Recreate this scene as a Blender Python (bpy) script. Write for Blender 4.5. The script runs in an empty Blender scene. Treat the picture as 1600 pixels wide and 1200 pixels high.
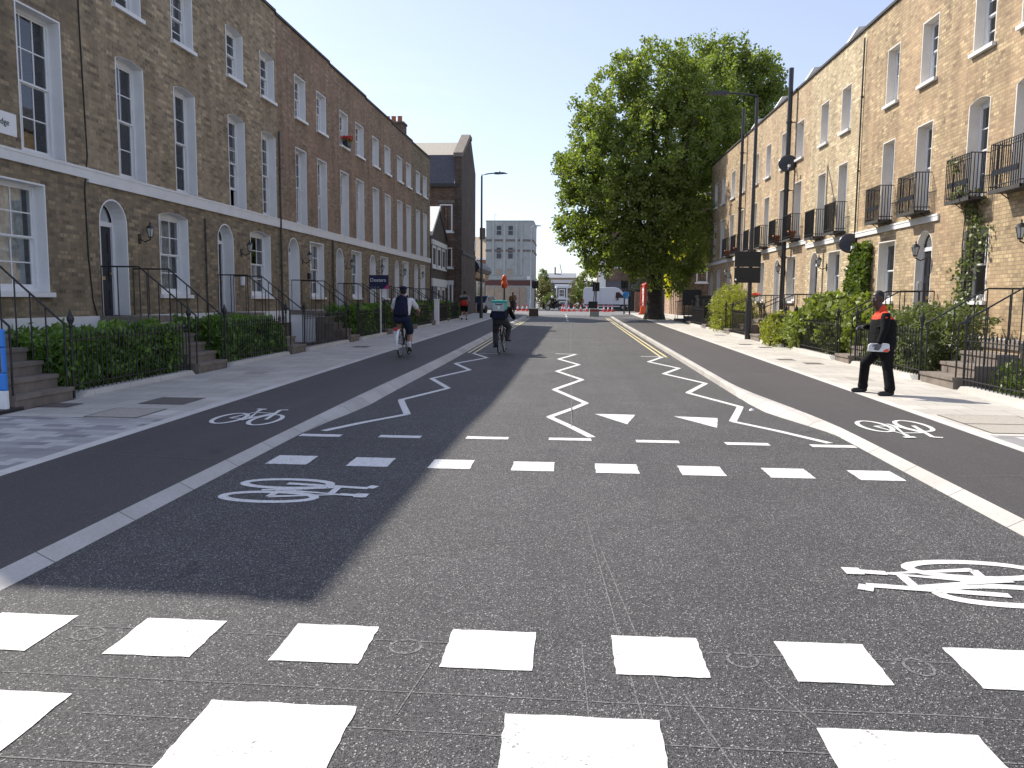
import bpy, bmesh, math, random
import numpy as np
from mathutils import Vector, Matrix
random.seed(7); rng = np.random.default_rng(7)
SC = bpy.context.scene; COL = SC.collection
# ------------------------------------------------------------ camera
FPX, HCAM, SLOPE = 1245.0, 1.66, 0.0113
_p, _r, _w = math.atan(130/FPX), 0.0087, math.atan(90/FPX)
_A = np.array([[1,0,0],[0,-math.sin(_p),-math.cos(_p)],[0,math.cos(_p),-math.sin(_p)]])
_B = np.array([[math.cos(_r),-math.sin(_r),0],[math.sin(_r),math.cos(_r),0],[0,0,1]])
_Z = np.array([[math.cos(_w),math.sin(_w),0],[-math.sin(_w),math.cos(_w),0],[0,0,1]])
CR = _B@_A@_Z
cam = bpy.data.cameras.new('camera'); camo = bpy.data.objects.new('camera', cam); COL.objects.link(camo)
right, down, fwd = CR
camo.matrix_world = Matrix(((right[0],-down[0],-fwd[0],0),(right[1],-down[1],-fwd[1],0),(right[2],-down[2],-fwd[2],HCAM),(0,0,0,1)))
cam.sensor_width = 36; cam.lens = 36*FPX/1600; cam.clip_start = .05; cam.clip_end = 3000
SC.camera = camo
# ------------------------------------------------------------ world, sun, exposure
SUN = Vector((-.77, .60, 1.0)).normalized()
elev = math.asin(SUN.z); azim = math.atan2(SUN.x, SUN.y)
world = bpy.data.worlds.new("World"); SC.world = world; world.use_nodes = True
wn = world.node_tree; wn.nodes.clear()
wo = wn.nodes.new('ShaderNodeOutputWorld'); bg = wn.nodes.new('ShaderNodeBackground'); sky = wn.nodes.new('ShaderNodeTexSky')
sky.sky_type = 'NISHITA'; sky.sun_disc = False; sky.sun_elevation = elev; sky.sun_rotation = azim
sky.air_density = 1.0; sky.dust_density = .9; sky.ozone_density = 3.0; sky.altitude = 30
bg.inputs['Strength'].default_value = 0.14
# faint high cirrus: mixes a little white into the sky by direction
tc = wn.nodes.new('ShaderNodeTexCoord'); mp = wn.nodes.new('ShaderNodeMapping'); mp.inputs['Scale'].default_value = (1.2, 2.2, 7)
mp.inputs['Rotation'].default_value = (0, .5, .4)
nz = wn.nodes.new('ShaderNodeTexNoise'); nz.inputs['Scale'].default_value = 1.6; nz.inputs['Detail'].default_value = 7; nz.inputs['Roughness'].default_value = .62
cr = wn.nodes.new('ShaderNodeValToRGB'); cr.color_ramp.elements[0].position = .52; cr.color_ramp.elements[1].position = .85
cr.color_ramp.elements[0].color = (.16,.16,.16,1); cr.color_ramp.elements[1].color = (.42,.42,.42,1)
mx = wn.nodes.new('ShaderNodeMix'); mx.data_type = 'RGBA'; mx.inputs[7].default_value = (5.9,6.3,7.6,1)
L = wn.links.new
L(tc.outputs['Generated'], mp.inputs[0]); L(mp.outputs[0], nz.inputs['Vector']); L(nz.outputs[0], cr.inputs[0])
hs = wn.nodes.new('ShaderNodeHueSaturation'); hs.inputs['Saturation'].default_value = .82; hs.inputs['Hue'].default_value = .512
L(cr.outputs[0], mx.inputs[0]); L(sky.outputs[0], hs.inputs['Color']); L(hs.outputs[0], mx.inputs[6]); L(mx.outputs[2], bg.inputs['Color']); L(bg.outputs[0], wo.inputs[0])
sl = bpy.data.lights.new('sun', 'SUN'); sl.energy = 4.9; sl.angle = math.radians(.55); sl.color = (1.0, .93, .82)
so = bpy.data.objects.new('sun', sl); COL.objects.link(so); so.rotation_euler = SUN.to_track_quat('Z', 'Y').to_euler(); so.location = (-20, 20, 40)
SC.view_settings.view_transform = 'Standard'; SC.view_settings.look = 'None'; SC.view_settings.gamma = 1; SC.view_settings.exposure = 0.46
SC.view_settings.use_curve_mapping = False
SC.cycles.max_bounces = 6; SC.cycles.diffuse_bounces = 3; SC.cycles.glossy_bounces = 3; SC.cycles.transparent_max_bounces = 12
# ------------------------------------------------------------ helpers
def ray(px, py):
    return CR.T@np.array([(px-800)/FPX, (py-600)/FPX, 1.0])
def at(px, py, y):                       # the world point at street distance y seen at that pixel
    d = ray(px, py); t = y/d[1]; return Vector((d[0]*t, y, HCAM+d[2]*t))
def gz(y): return SLOPE*min(y, 58.0)-.002*max(0.0, min(y, 130.0)-58.0)    # the street climbs gently to the junction, then falls
def tag(o, label=None, cat=None, group=None, kind=None):
    if label: o['label'] = label
    if cat: o['category'] = cat
    if group: o['group'] = group
    if kind: o['kind'] = kind
    return o
def empty(name, loc=(0,0,0), rz=0, label=None, cat=None, group=None):
    o = bpy.data.objects.new(name, None); COL.objects.link(o); o.location = loc; o.rotation_euler = (0,0,rz)
    o.empty_display_size = .2
    return tag(o, label, cat, group)
class MB:
    def __init__(s): s.v = []; s.f = []; s.mi = []; s.smooth = []
    def add(s, vs, fs, mi=0, sm=False):
        b = len(s.v); s.v += [tuple(v) for v in vs]; s.f += [tuple(i+b for i in f) for f in fs]
        s.mi += [mi]*len(fs); s.smooth += [sm]*len(fs); return s
    def box(s, x0, x1, y0, y1, z0, z1, mi=0):
        return s.add([(x0,y0,z0),(x1,y0,z0),(x1,y1,z0),(x0,y1,z0),(x0,y0,z1),(x1,y0,z1),(x1,y1,z1),(x0,y1,z1)],
            [(0,3,2,1),(4,5,6,7),(0,1,5,4),(1,2,6,5),(2,3,7,6),(3,0,4,7)], mi)
    def quad(s, a, b, c, d, mi=0): return s.add([a,b,c,d], [(0,1,2,3)], mi)
    def prism(s, pts, axis, a, b, mi=0):  # polygon pts in the two other axes, extruded a..b along axis
        n = len(pts)
        def P(p, t):
            return (t,p[0],p[1]) if axis == 0 else ((p[0],t,p[1]) if axis == 1 else (p[0],p[1],t))
        vs = [P(p,a) for p in pts]+[P(p,b) for p in pts]
        return s.add(vs, [tuple(range(n))[::-1], tuple(range(n,2*n))]+[(i,(i+1)%n,n+(i+1)%n,n+i) for i in range(n)], mi)
    def tube(s, pts, r, n=8, mi=0, cap=True, r2=None):
        pts = [Vector(p) for p in pts]; m = len(pts)
        rs = r if isinstance(r, (list, tuple)) else [r+(0 if r2 is None else (r2-r)*i/(m-1)) for i in range(m)]
        up = None; rings = []
        for i, p in enumerate(pts):
            d = (pts[min(i+1,m-1)]-pts[max(i-1,0)]); d.normalize()
            if up is None: up = d.orthogonal().normalized()
            else:
                up = up-d*up.dot(d); up = up.normalized() if up.length > 1e-6 else d.orthogonal().normalized()
            w = d.cross(up); rings.append([p+(up*math.cos(2*math.pi*k/n)+w*math.sin(2*math.pi*k/n))*rs[i] for k in range(n)])
        vs = [v for rg in rings for v in rg]; fs = []
        for i in range(m-1):
            for k in range(n): fs.append((i*n+k, i*n+(k+1)%n, (i+1)*n+(k+1)%n, (i+1)*n+k))
        s.add(vs, fs, mi, n > 5)
        if cap: s.add(rings[0], [tuple(range(n))[::-1]], mi); s.add(rings[-1], [tuple(range(n))], mi)
        return s
    def lathe(s, prof, c=(0,0,0), n=16, mi=0, M=None):
        vs = []
        for r, z in prof:
            for k in range(n):
                v = Vector((r*math.cos(2*math.pi*k/n), r*math.sin(2*math.pi*k/n), z))
                if M is not None: v = M@v
                vs.append(v+Vector(c))
        fs = [(i*n+k, i*n+(k+1)%n, (i+1)*n+(k+1)%n, (i+1)*n+k) for i in range(len(prof)-1) for k in range(n)]
        s.add(vs, fs, mi, True)
        s.add(vs[:n], [tuple(range(n))[::-1]], mi); s.add(vs[-n:], [tuple(range(n))], mi); return s
    def ball(s, c, r, n=12, mi=0, sc=(1,1,1)):
        m = n//2; prof = [(math.sin(math.pi*i/m)*r+1e-4, -math.cos(math.pi*i/m)*r) for i in range(m+1)]
        return s.lathe(prof, c, n, mi, Matrix.Diagonal(sc))
    def torus(s, c, R, r, axis=0, n=24, m=8, mi=0):
        pts = []
        for k in range(n+1):
            a = 2*math.pi*k/n; ca, sa = math.cos(a)*R, math.sin(a)*R
            pts.append({0:(c[0],c[1]+ca,c[2]+sa),1:(c[0]+ca,c[1],c[2]+sa),2:(c[0]+ca,c[1]+sa,c[2])}[axis])
        return s.tube(pts, r, m, mi, cap=False)
    def build(s, name, mats, parent=None, bevel=0):
        me = bpy.data.meshes.new(name); me.from_pydata(s.v, [], s.f)
        for m in (mats if isinstance(mats, (list, tuple)) else [mats]): me.materials.append(m)
        if s.mi:
            me.polygons.foreach_set('material_index', s.mi); me.polygons.foreach_set('use_smooth', s.smooth)
        me.update(); o = bpy.data.objects.new(name, me); COL.objects.link(o)
        if parent is not None: o.parent = parent
        if bevel:
            b = o.modifiers.new('bevel', 'BEVEL'); b.width = bevel; b.segments = 2; b.limit_method = 'ANGLE'
        return o
def copy_tree(o, parent=None):
    c = o.copy(); COL.objects.link(c); c.parent = parent
    for ch in list(o.children): copy_tree(ch, c)
    return c
def text_mesh(body, size, font_extrude=.002):
    cu = bpy.data.curves.new('t', 'FONT'); cu.body = body; cu.size = size; cu.extrude = font_extrude
    ob = bpy.data.objects.new('t', cu); COL.objects.link(ob)
    dg = bpy.context.evaluated_depsgraph_get(); me = bpy.data.meshes.new_from_object(ob.evaluated_get(dg))
    bpy.data.objects.remove(ob); return me
def text_obj(name, body, size, M, mat, parent=None):
    me = text_mesh(body, size); me.transform(M); me.materials.clear(); me.materials.append(mat)
    o = bpy.data.objects.new(name, me); COL.objects.link(o); o.parent = parent; return o
# ------------------------------------------------------------ materials
def newmat(name):
    m = bpy.data.materials.new(name); m.use_nodes = True; nt = m.node_tree; nt.nodes.clear()
    out = nt.nodes.new('ShaderNodeOutputMaterial'); b = nt.nodes.new('ShaderNodeBsdfPrincipled'); nt.links.new(b.outputs[0], out.inputs[0])
    return m, nt, b, out
def N(nt, t, **kw):
    n = nt.nodes.new('ShaderNode'+t)
    for k, v in kw.items():
        if k.startswith('_'): setattr(n, k[1:], v)
        else: n.inputs[k.replace('__', ' ')].default_value = v
    return n
def mixc(nt, fac, a, b, mode='MIX'):
    m = nt.nodes.new('ShaderNodeMix'); m.data_type = 'RGBA'; m.blend_type = mode
    for i, x in ((0, fac), (6, a), (7, b)):
        if isinstance(x, (int, float)): m.inputs[i].default_value = x
        elif isinstance(x, tuple): m.inputs[i].default_value = (*x, 1) if len(x) == 3 else x
        else: nt.links.new(x, m.inputs[i])
    return m.outputs[2]
def ramp(nt, src, p0, p1, c0=(0,0,0), c1=(1,1,1)):
    r = nt.nodes.new('ShaderNodeValToRGB'); r.color_ramp.elements[0].position = p0; r.color_ramp.elements[1].position = p1
    r.color_ramp.elements[0].color = (*c0, 1); r.color_ramp.elements[1].color = (*c1, 1); nt.links.new(src, r.inputs[0]); return r.outputs[0]
def noise(nt, vec, scale, detail=4, rough=.55):
    n = N(nt, 'TexNoise', Scale=scale, Detail=detail, Roughness=rough); nt.links.new(vec, n.inputs['Vector']); return n.outputs[0]
def objco(nt, scale=None):
    t = nt.nodes.new('ShaderNodeTexCoord').outputs['Object']
    if scale is None: return t
    m = nt.nodes.new('ShaderNodeMapping'); m.inputs['Scale'].default_value = scale; nt.links.new(t, m.inputs[0]); return m.outputs[0]
def bump(nt, b, h, strength=.3, dist=.01):
    n = N(nt, 'Bump', Strength=strength, Distance=dist); nt.links.new(h, n.inputs['Height']); nt.links.new(n.outputs[0], b.inputs['Normal'])
def plain(name, col, rough=.6, var=.12, metal=0, scale=6, bmp=0, coat=0):
    m, nt, b, o = newmat(name); c = objco(nt); n = noise(nt, c, scale, 5, .6)
    lo = tuple(x*(1-var) for x in col); hi = tuple(min(1, x*(1+var)) for x in col)
    nt.links.new(ramp(nt, n, .3, .7, lo, hi), b.inputs['Base Color'])
    b.inputs['Roughness'].default_value = rough; b.inputs['Metallic'].default_value = metal
    if coat: b.inputs['Coat Weight'].default_value = coat
    if bmp: bump(nt, b, noise(nt, c, scale*12, 4), .35, bmp)
    return m
def brickmat(name, c1, c2, mortar, dark, soot=.5, hue2=None):
    """stock brick, 225 x 75 mm courses, laid along object x+y and z"""
    m, nt, b, o = newmat(name)
    sep = nt.nodes.new('ShaderNodeSeparateXYZ'); nt.links.new(objco(nt), sep.inputs[0])
    ad = N(nt, 'Math', _operation='ADD'); nt.links.new(sep.outputs[0], ad.inputs[0]); nt.links.new(sep.outputs[1], ad.inputs[1])
    cb = nt.nodes.new('ShaderNodeCombineXYZ'); nt.links.new(ad.outputs[0], cb.inputs[0]); nt.links.new(sep.outputs[2], cb.inputs[1])
    # courses wander by a few millimetres
    wob = N(nt, 'TexNoise', Scale=9., Detail=2.); nt.links.new(cb.outputs[0], wob.inputs['Vector'])
    wv = nt.nodes.new('ShaderNodeVectorMath'); wv.operation = 'MULTIPLY_ADD'; nt.links.new(wob.outputs['Color'], wv.inputs[0]); wv.inputs[1].default_value = (.022,.014,0); nt.links.new(cb.outputs[0], wv.inputs[2])
    def br(a, bb, mo, bias):
        t = nt.nodes.new('ShaderNodeTexBrick'); t.offset = .5; nt.links.new(wv.outputs[0], t.inputs['Vector'])
        t.inputs['Color1'].default_value = (*a,1); t.inputs['Color2'].default_value = (*bb,1); t.inputs['Mortar'].default_value = (*mo,1)
        t.inputs['Scale'].default_value = 1; t.inputs['Mortar Size'].default_value = .007; t.inputs['Mortar Smooth'].default_value = .3
        t.inputs['Bias'].default_value = bias; t.inputs['Brick Width'].default_value = .175; t.inputs['Row Height'].default_value = .075; return t
    t1 = br(c1, c2, mortar, 0)
    col = t1.outputs[0]
    # a second random per brick (shifted lattice of whole bricks): some burnt, some pale
    cell = N(nt, 'TexNoise', Scale=5.5, Detail=3., Roughness=.75); nt.links.new(cb.outputs[0], cell.inputs['Vector'])
    s2 = nt.nodes.new('ShaderNodeSeparateXYZ'); nt.links.new(wv.outputs[0], s2.inputs[0])
    def mt(opn, x, y=None):
        q = N(nt, 'Math', _operation=opn)
        for i, w in ((0, x), (1, y)):
            if w is None: continue
            if isinstance(w, (int, float)): q.inputs[i].default_value = w
            else: nt.links.new(w, q.inputs[i])
        return q.outputs[0]
    row = mt('FLOOR', mt('DIVIDE', s2.outputs[1], .075)); par = mt('MULTIPLY', mt('MODULO', mt('ABSOLUTE', row), 2), .5)
    colm = mt('FLOOR', mt('ADD', mt('DIVIDE', s2.outputs[0], .175), par)); c3 = nt.nodes.new('ShaderNodeCombineXYZ'); nt.links.new(colm, c3.inputs[0]); nt.links.new(row, c3.inputs[1])
    wh = nt.nodes.new('ShaderNodeTexWhiteNoise'); wh.noise_dimensions = '2D'; nt.links.new(c3.outputs[0], wh.inputs['Vector'])
    sv = nt.nodes.new('ShaderNodeSeparateColor'); nt.links.new(wh.outputs['Color'], sv.inputs[0])
    mk = ramp(nt, sv.outputs[0], .72, .92)
    mk2 = ramp(nt, sv.outputs[1], .80, .94)
    nomort = t1.outputs['Fac']
    inv = N(nt, 'Math', _operation='SUBTRACT'); inv.inputs[0].default_value = 1; nt.links.new(nomort, inv.inputs[1])
    def mul(a, k):
        q = N(nt, 'Math', _operation='MULTIPLY'); nt.links.new(a, q.inputs[0])
        if isinstance(k, float): q.inputs[1].default_value = k
        else: nt.links.new(k, q.inputs[1])
        return q.outputs[0]
    col = mixc(nt, mul(mul(mk, inv.outputs[0]), .55 if soot < .28 else .42), col, dark)
    col = mixc(nt, mul(mul(mk2, inv.outputs[0]), .6), col, tuple(min(1, x*1.5) for x in c1))
    if hue2: col = mixc(nt, ramp(nt, noise(nt, cb.outputs[0], .45, 4, .65), .42, .6), col, mixc(nt, .55, col, hue2))
    big = noise(nt, cb.outputs[0], .8, 6, .6)
    g = 1-soot
    col = mixc(nt, 1.0, col, ramp(nt, big, .32, .68, (g,g,g*.97), (1.08,1.08,1.08)), 'MULTIPLY')
    # vertical rain streaks
    sm = nt.nodes.new('ShaderNodeMapping'); sm.inputs['Scale'].default_value = (3.2, .22, 1); nt.links.new(cb.outputs[0], sm.inputs[0])
    col = mixc(nt, .55, col, mixc(nt, 1.0, col, ramp(nt, noise(nt, sm.outputs[0], 1., 5, .6), .35, .6, (.62,.61,.6), (1.05,1.05,1.05)), 'MULTIPLY'))
    nt.links.new(col, b.inputs['Base Color']); b.inputs['Roughness'].default_value = .9
    hb = mixc(nt, .35, t1.outputs['Fac'], noise(nt, cb.outputs[0], 60, 3))
    h2 = N(nt, 'Math', _operation='SUBTRACT'); h2.inputs[0].default_value = 1; nt.links.new(hb, h2.inputs[1])
    bump(nt, b, h2.outputs[0], .5, .008); return m
M = {}
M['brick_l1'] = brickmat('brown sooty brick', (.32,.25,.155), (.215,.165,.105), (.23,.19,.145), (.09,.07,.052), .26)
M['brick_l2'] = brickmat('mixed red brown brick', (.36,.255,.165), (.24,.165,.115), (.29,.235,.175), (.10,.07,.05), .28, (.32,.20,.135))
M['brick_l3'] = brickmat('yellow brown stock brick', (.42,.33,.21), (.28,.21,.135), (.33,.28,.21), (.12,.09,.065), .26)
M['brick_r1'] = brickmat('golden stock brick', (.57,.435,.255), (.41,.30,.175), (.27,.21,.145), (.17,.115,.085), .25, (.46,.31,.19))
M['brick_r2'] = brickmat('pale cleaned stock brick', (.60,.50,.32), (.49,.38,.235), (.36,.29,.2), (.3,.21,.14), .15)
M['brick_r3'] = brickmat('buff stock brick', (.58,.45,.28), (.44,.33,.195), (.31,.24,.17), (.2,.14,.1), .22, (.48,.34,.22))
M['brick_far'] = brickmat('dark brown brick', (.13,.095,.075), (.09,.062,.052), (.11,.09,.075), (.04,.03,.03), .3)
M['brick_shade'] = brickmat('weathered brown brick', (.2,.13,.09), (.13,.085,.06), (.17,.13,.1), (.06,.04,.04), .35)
M['brick_wall'] = brickmat('garden wall brick', (.46,.3,.2), (.34,.21,.14), (.4,.32,.25), (.18,.11,.08), .25)
M['brick_red'] = brickmat('red brick', (.36,.16,.09), (.26,.11,.07), (.3,.22,.17), (.12,.06,.05), .25)
M['white'] = plain('white gloss paint', (.76,.76,.76), .42, .05, scale=3)
M['stucco'] = plain('off white masonry paint', (.72,.715,.70), .7, .08, scale=2.5, bmp=.002)
M['cream'] = plain('cream render reveal', (.74,.69,.62), .75, .07, scale=3, bmp=.002)
M['blackmetal'] = plain('black painted iron', (.018,.018,.02), .38, .3, scale=14)
M['polemetal'] = plain('black column paint', (.03,.03,.033), .3, .2, scale=5)
M['greymetal'] = plain('galvanised steel', (.38,.39,.4), .45, .12, .6, 5)
M['slate'] = plain('roof slate', (.085,.085,.10), .6, .25, scale=8, bmp=.004)
M['lead'] = plain('dark coping', (.05,.048,.045), .7, .3, scale=6)
M['stepstone'] = plain('worn step stone', (.19,.16,.135), .85, .25, scale=5, bmp=.004)
M['granite'] = None
M['door_black'] = plain('black door paint', (.022,.022,.028), .32, .1)
M['door_blue'] = plain('dark blue door paint', (.03,.045,.08), .32, .1)
M['door_white'] = plain('white door paint', (.62,.64,.68), .38, .05)
M['curtain'] = plain('net curtain', (.74,.74,.75), .9, .25, scale=9)
M['curtain2'] = plain('grey curtain', (.25,.25,.27), .9, .3, scale=7)
M['room'] = plain('dark room', (.05,.045,.04), .9, .2)
M['dark'] = plain('near black plastic', (.015,.015,.017), .5, .1)
M['rubber'] = plain('tyre rubber', (.02,.02,.02), .8, .1)
M['terracotta'] = plain('terracotta', (.42,.15,.07), .8, .15)
M['red'] = plain('telephone box red paint', (.5,.02,.02), .35, .08)
M['orange'] = plain('orange plastic', (.75,.12,.03), .45, .06)
M['coneref'] = plain('white reflective sleeve', (.78,.78,.78), .4, .04)
M['blueplastic'] = plain('blue barrier plastic', (.03,.22,.68), .42, .06)
M['bark'] = plain('dark tree bark', (.06,.05,.04), .95, .4, scale=5, bmp=.03)
M['soil'] = plain('garden soil', (.06,.045,.035), .95, .3, scale=8, bmp=.02)
M['vanwhite'] = plain('van body paint', (.62,.64,.67), .28, .03, coat=.5)
M['chrome'] = plain('bare metal', (.55,.55,.56), .25, .05, .9)
M['brass'] = plain('brass', (.6,.45,.2), .3, .1, .9)
M['lampglass'] = plain('lantern glass', (.5,.52,.5), .15, .05)
M['board'] = plain('plywood hoarding', (.42,.33,.24), .8, .15, scale=3)
M['greyrender'] = plain('pale grey render', (.42,.44,.42), .8, .12, scale=1.2, bmp=.003)
def glassmat():
    m, nt, b, o = newmat('window glass'); nt.nodes.remove(b)
    g = N(nt, 'BsdfGlossy', Roughness=.02); g.inputs['Color'].default_value = (.95,.97,1,1)
    nw = noise(nt, objco(nt), 1.7, 2); bp = N(nt, 'Bump', Strength=.10, Distance=.02); nt.links.new(nw, bp.inputs['Height']); nt.links.new(bp.outputs[0], g.inputs['Normal'])
    t = N(nt, 'BsdfTransparent'); t.inputs['Color'].default_value = (.80,.84,.83,1)
    f = N(nt, 'Fresnel', IOR=1.6); mul = N(nt, 'Math', _operation='MULTIPLY_ADD'); nt.links.new(f.outputs[0], mul.inputs[0]); mul.inputs[1].default_value = .85; mul.inputs[2].default_value = .05
    x = nt.nodes.new('ShaderNodeMixShader'); nt.links.new(mul.outputs[0], x.inputs[0]); nt.links.new(t.outputs[0], x.inputs[1]); nt.links.new(g.outputs[0], x.inputs[2]); nt.links.new(x.outputs[0], o.inputs[0])
    return m
M['glass'] = glassmat()
def asphalt(name, lo, hi, chip, sparkle, bs, patch=.12):
    m, nt, b, o = newmat(name); c = objco(nt)
    v = N(nt, 'TexVoronoi', Scale=chip); nt.links.new(c, v.inputs['Vector'])
    s = nt.nodes.new('ShaderNodeSeparateColor'); nt.links.new(v.outputs['Color'], s.inputs[0])
    col = ramp(nt, s.outputs[0], .1, .9, lo, hi)
    col = mixc(nt, ramp(nt, s.outputs[1], .93, .97), col, sparkle)
    p = noise(nt, c, .55, 6, .62); col = mixc(nt, 1.0, col, ramp(nt, p, .3, .7, (1-patch,)*3, (1+patch,)*3), 'MULTIPLY')
    mp = nt.nodes.new('ShaderNodeMapping'); mp.inputs['Scale'].default_value = (2.2, .12, 1); nt.links.new(c, mp.inputs[0])
    col = mixc(nt, 1.0, col, ramp(nt, noise(nt, mp.outputs[0], 1., 4), .3, .7, (.92,)*3, (1.08,)*3), 'MULTIPLY')
    st_ = noise(nt, c, .23, 3, .5); sp = noise(nt, c, 3.1, 5, .7)
    k1 = N(nt, 'Math', _operation='MULTIPLY'); nt.links.new(ramp(nt, st_, .5, .62), k1.inputs[0]); nt.links.new(ramp(nt, sp, .5, .6), k1.inputs[1])
    col = mixc(nt, k1.outputs[0], col, mixc(nt, 1.0, col, (1.28,1.26,1.22), 'MULTIPLY'))
    col = mixc(nt, ramp(nt, noise(nt, c, 1.9, 3, .5), .68, .72), col, mixc(nt, 1.0, col, (.72,.72,.73), 'MULTIPLY'))
    nt.links.new(col, b.inputs['Base Color']); b.inputs['Roughness'].default_value = .72
    h = mixc(nt, .5, v.outputs['Distance'], noise(nt, c, chip*.6, 2)); bump(nt, b, h, bs, .012); return m
M['asphalt'] = asphalt('new chipped asphalt', (.014,.014,.016), (.104,.101,.100), 165, (.36,.35,.34), .9, .16)
M['asphalt_old'] = asphalt('junction asphalt', (.10,.10,.10), (.20,.195,.19), 60, (.3,.3,.3), .4)
M['track'] = asphalt('smooth cycle track asphalt', (.040,.037,.038), (.066,.061,.060), 190, (.14,.13,.13), .25, .1)
def paint():
    m, nt, b, o = newmat('road marking paint'); c = objco(nt)
    n = noise(nt, c, 42, 5, .7); v = N(nt, 'TexVoronoi', Scale=95.); nt.links.new(c, v.inputs['Vector'])
    w = N(nt, 'TexWave', Scale=1.3, Distortion=9., Detail=3.); w.inputs['Detail Scale'].default_value = 2; nt.links.new(c, w.inputs['Vector'])
    col = mixc(nt, ramp(nt, n, .52, .62), (.70,.70,.68), (.50,.49,.46))
    col = mixc(nt, ramp(nt, w.outputs[0], .0, .015, (.55,)*3, (0,)*3), col, (.5,.49,.47))
    s = nt.nodes.new('ShaderNodeSeparateColor'); nt.links.new(v.outputs['Color'], s.inputs[0])
    big = noise(nt, c, 2.4, 4, .6); k = N(nt, 'Math', _operation='MULTIPLY'); nt.links.new(ramp(nt, s.outputs[0], .9, .95), k.inputs[0]); nt.links.new(ramp(nt, big, .5, .65), k.inputs[1])
    col = mixc(nt, k.outputs[0], col, (.25,.24,.23))
    nt.links.new(col, b.inputs['Base Color']); b.inputs['Roughness'].default_value = .6; bump(nt, b, v.outputs['Distance'], .3, .006); return m
M['paint'] = paint()
def chalk():
    m, nt, b, o = newmat('chalk setting out mark'); c = objco(nt)
    nt.links.new(mixc(nt, ramp(nt, noise(nt, c, 55, 4, .8), .42, .56), (.07,.07,.07), (.20,.195,.19)), b.inputs['Base Color']); b.inputs['Roughness'].default_value = .9; return m
M['chalk'] = chalk()
M['yellow'] = plain('yellow road paint', (.72,.62,.33), .6, .12, scale=30)
def slabs(name, base, w, h, joint, var=.12, rot=False, check=None):
    m, nt, b, o = newmat(name); c = objco(nt)
    if rot:
        mp = nt.nodes.new('ShaderNodeMapping'); mp.inputs['Rotation'].default_value = (0,0,math.pi/2); nt.links.new(c, mp.inputs[0]); c = mp.outputs[0]
    t = nt.nodes.new('ShaderNodeTexBrick'); t.offset = .5; nt.links.new(c, t.inputs['Vector'])
    a = tuple(x*(1-var) for x in base); bb = tuple(x*(1+var) for x in base)
    t.inputs['Color1'].default_value = (*a,1); t.inputs['Color2'].default_value = (*(check or bb),1); t.inputs['Mortar'].default_value = (*joint,1)
    t.inputs['Scale'].default_value = 1; t.inputs['Mortar Size'].default_value = .006; t.inputs['Brick Width'].default_value = w; t.inputs['Row Height'].default_value = h
    if check: t.inputs['Bias'].default_value = -.1
    n = noise(nt, c, 1.3, 6, .65); col = mixc(nt, 1., t.outputs[0], ramp(nt, n, .3, .7, (.86,.85,.84), (1.08,1.08,1.08)), 'MULTIPLY')
    col = mixc(nt, .6, col, mixc(nt, 1., col, ramp(nt, noise(nt, c, 45, 3, .8), .3, .7, (.82,)*3, (1.15,)*3), 'MULTIPLY'))
    nt.links.new(col, b.inputs['Base Color']); b.inputs['Roughness'].default_value = .8
    h2 = N(nt, 'Math', _operation='SUBTRACT'); h2.inputs[0].default_value = 1; nt.links.new(t.outputs['Fac'], h2.inputs[1]); bump(nt, b, h2.outputs[0], .35, .004); return m
M['slab'] = slabs('pale sandstone slabs', (.50,.475,.43), .62, .45, (.27,.25,.225), .10)
M['kerb'] = slabs('granite kerb', (.47,.45,.42), .9, 5.0, (.18,.17,.16), .08, True)
M['edging'] = slabs('pale edging stone', (.58,.56,.52), .9, 5.0, (.4,.38,.35), .04, True)
M['setts'] = slabs('two tone paving setts', (.52,.51,.49), .30, .15, (.32,.31,.30), .06, check=(.19,.185,.19))
M['cover'] = plain('cast iron cover', (.12,.105,.095), .75, .25, scale=40, bmp=.004)
M['coverstone'] = plain('recessed paved cover', (.37,.34,.29), .85, .15, scale=30)
def leafmat(name, c1, c2, c3, rough=.5, trans=.35):
    m, nt, b, o = newmat(name); g = nt.nodes.new('ShaderNodeNewGeometry')
    n = noise(nt, objco(nt), .9, 3); col = mixc(nt, g.outputs['Random Per Island'], c1, c2)
    col = mixc(nt, ramp(nt, n, .45, .62), col, c3)
    h = N(nt, 'HueSaturation'); nt.links.new(col, h.inputs['Color'])
    nt.links.new(col, b.inputs['Base Color']); b.inputs['Roughness'].default_value = rough
    t = nt.nodes.new('ShaderNodeBsdfTranslucent'); nt.links.new(mixc(nt, 1., col, (1.3,1.5,.5), 'MULTIPLY'), t.inputs['Color'])
    x = nt.nodes.new('ShaderNodeMixShader'); x.inputs[0].default_value = trans; nt.links.new(b.outputs[0], x.inputs[1]); nt.links.new(t.outputs[0], x.inputs[2]); nt.links.new(x.outputs[0], o.inputs[0]); return m
M['leaf_plane'] = leafmat('plane tree leaves', (.13,.175,.045), (.27,.30,.085), (.18,.205,.055), .45, .5)
M['leaf_dark'] = leafmat('dark tree leaves', (.08,.11,.035), (.15,.18,.055), (.11,.13,.04), .5, .42)
M['leaf_laurel'] = leafmat('laurel leaves', (.08,.16,.03), (.24,.36,.08), (.13,.22,.045), .38, .35)
M['leaf_glossy'] = leafmat('glossy shrub leaves', (.15,.19,.045), (.28,.31,.08), (.19,.22,.05), .55, .3)
M['leaf_gold'] = leafmat('golden shrub leaves', (.22,.24,.04), (.34,.33,.06), (.19,.2,.04), .5, .4)
M['leaf_olive'] = leafmat('olive shrub leaves', (.09,.12,.05), (.19,.21,.10), (.12,.14,.05), .45, .3)
M['leaf_yellow'] = leafmat('yellow creeper leaves', (.5,.42,.03), (.62,.58,.08), (.42,.38,.05), .6, .45)
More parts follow.
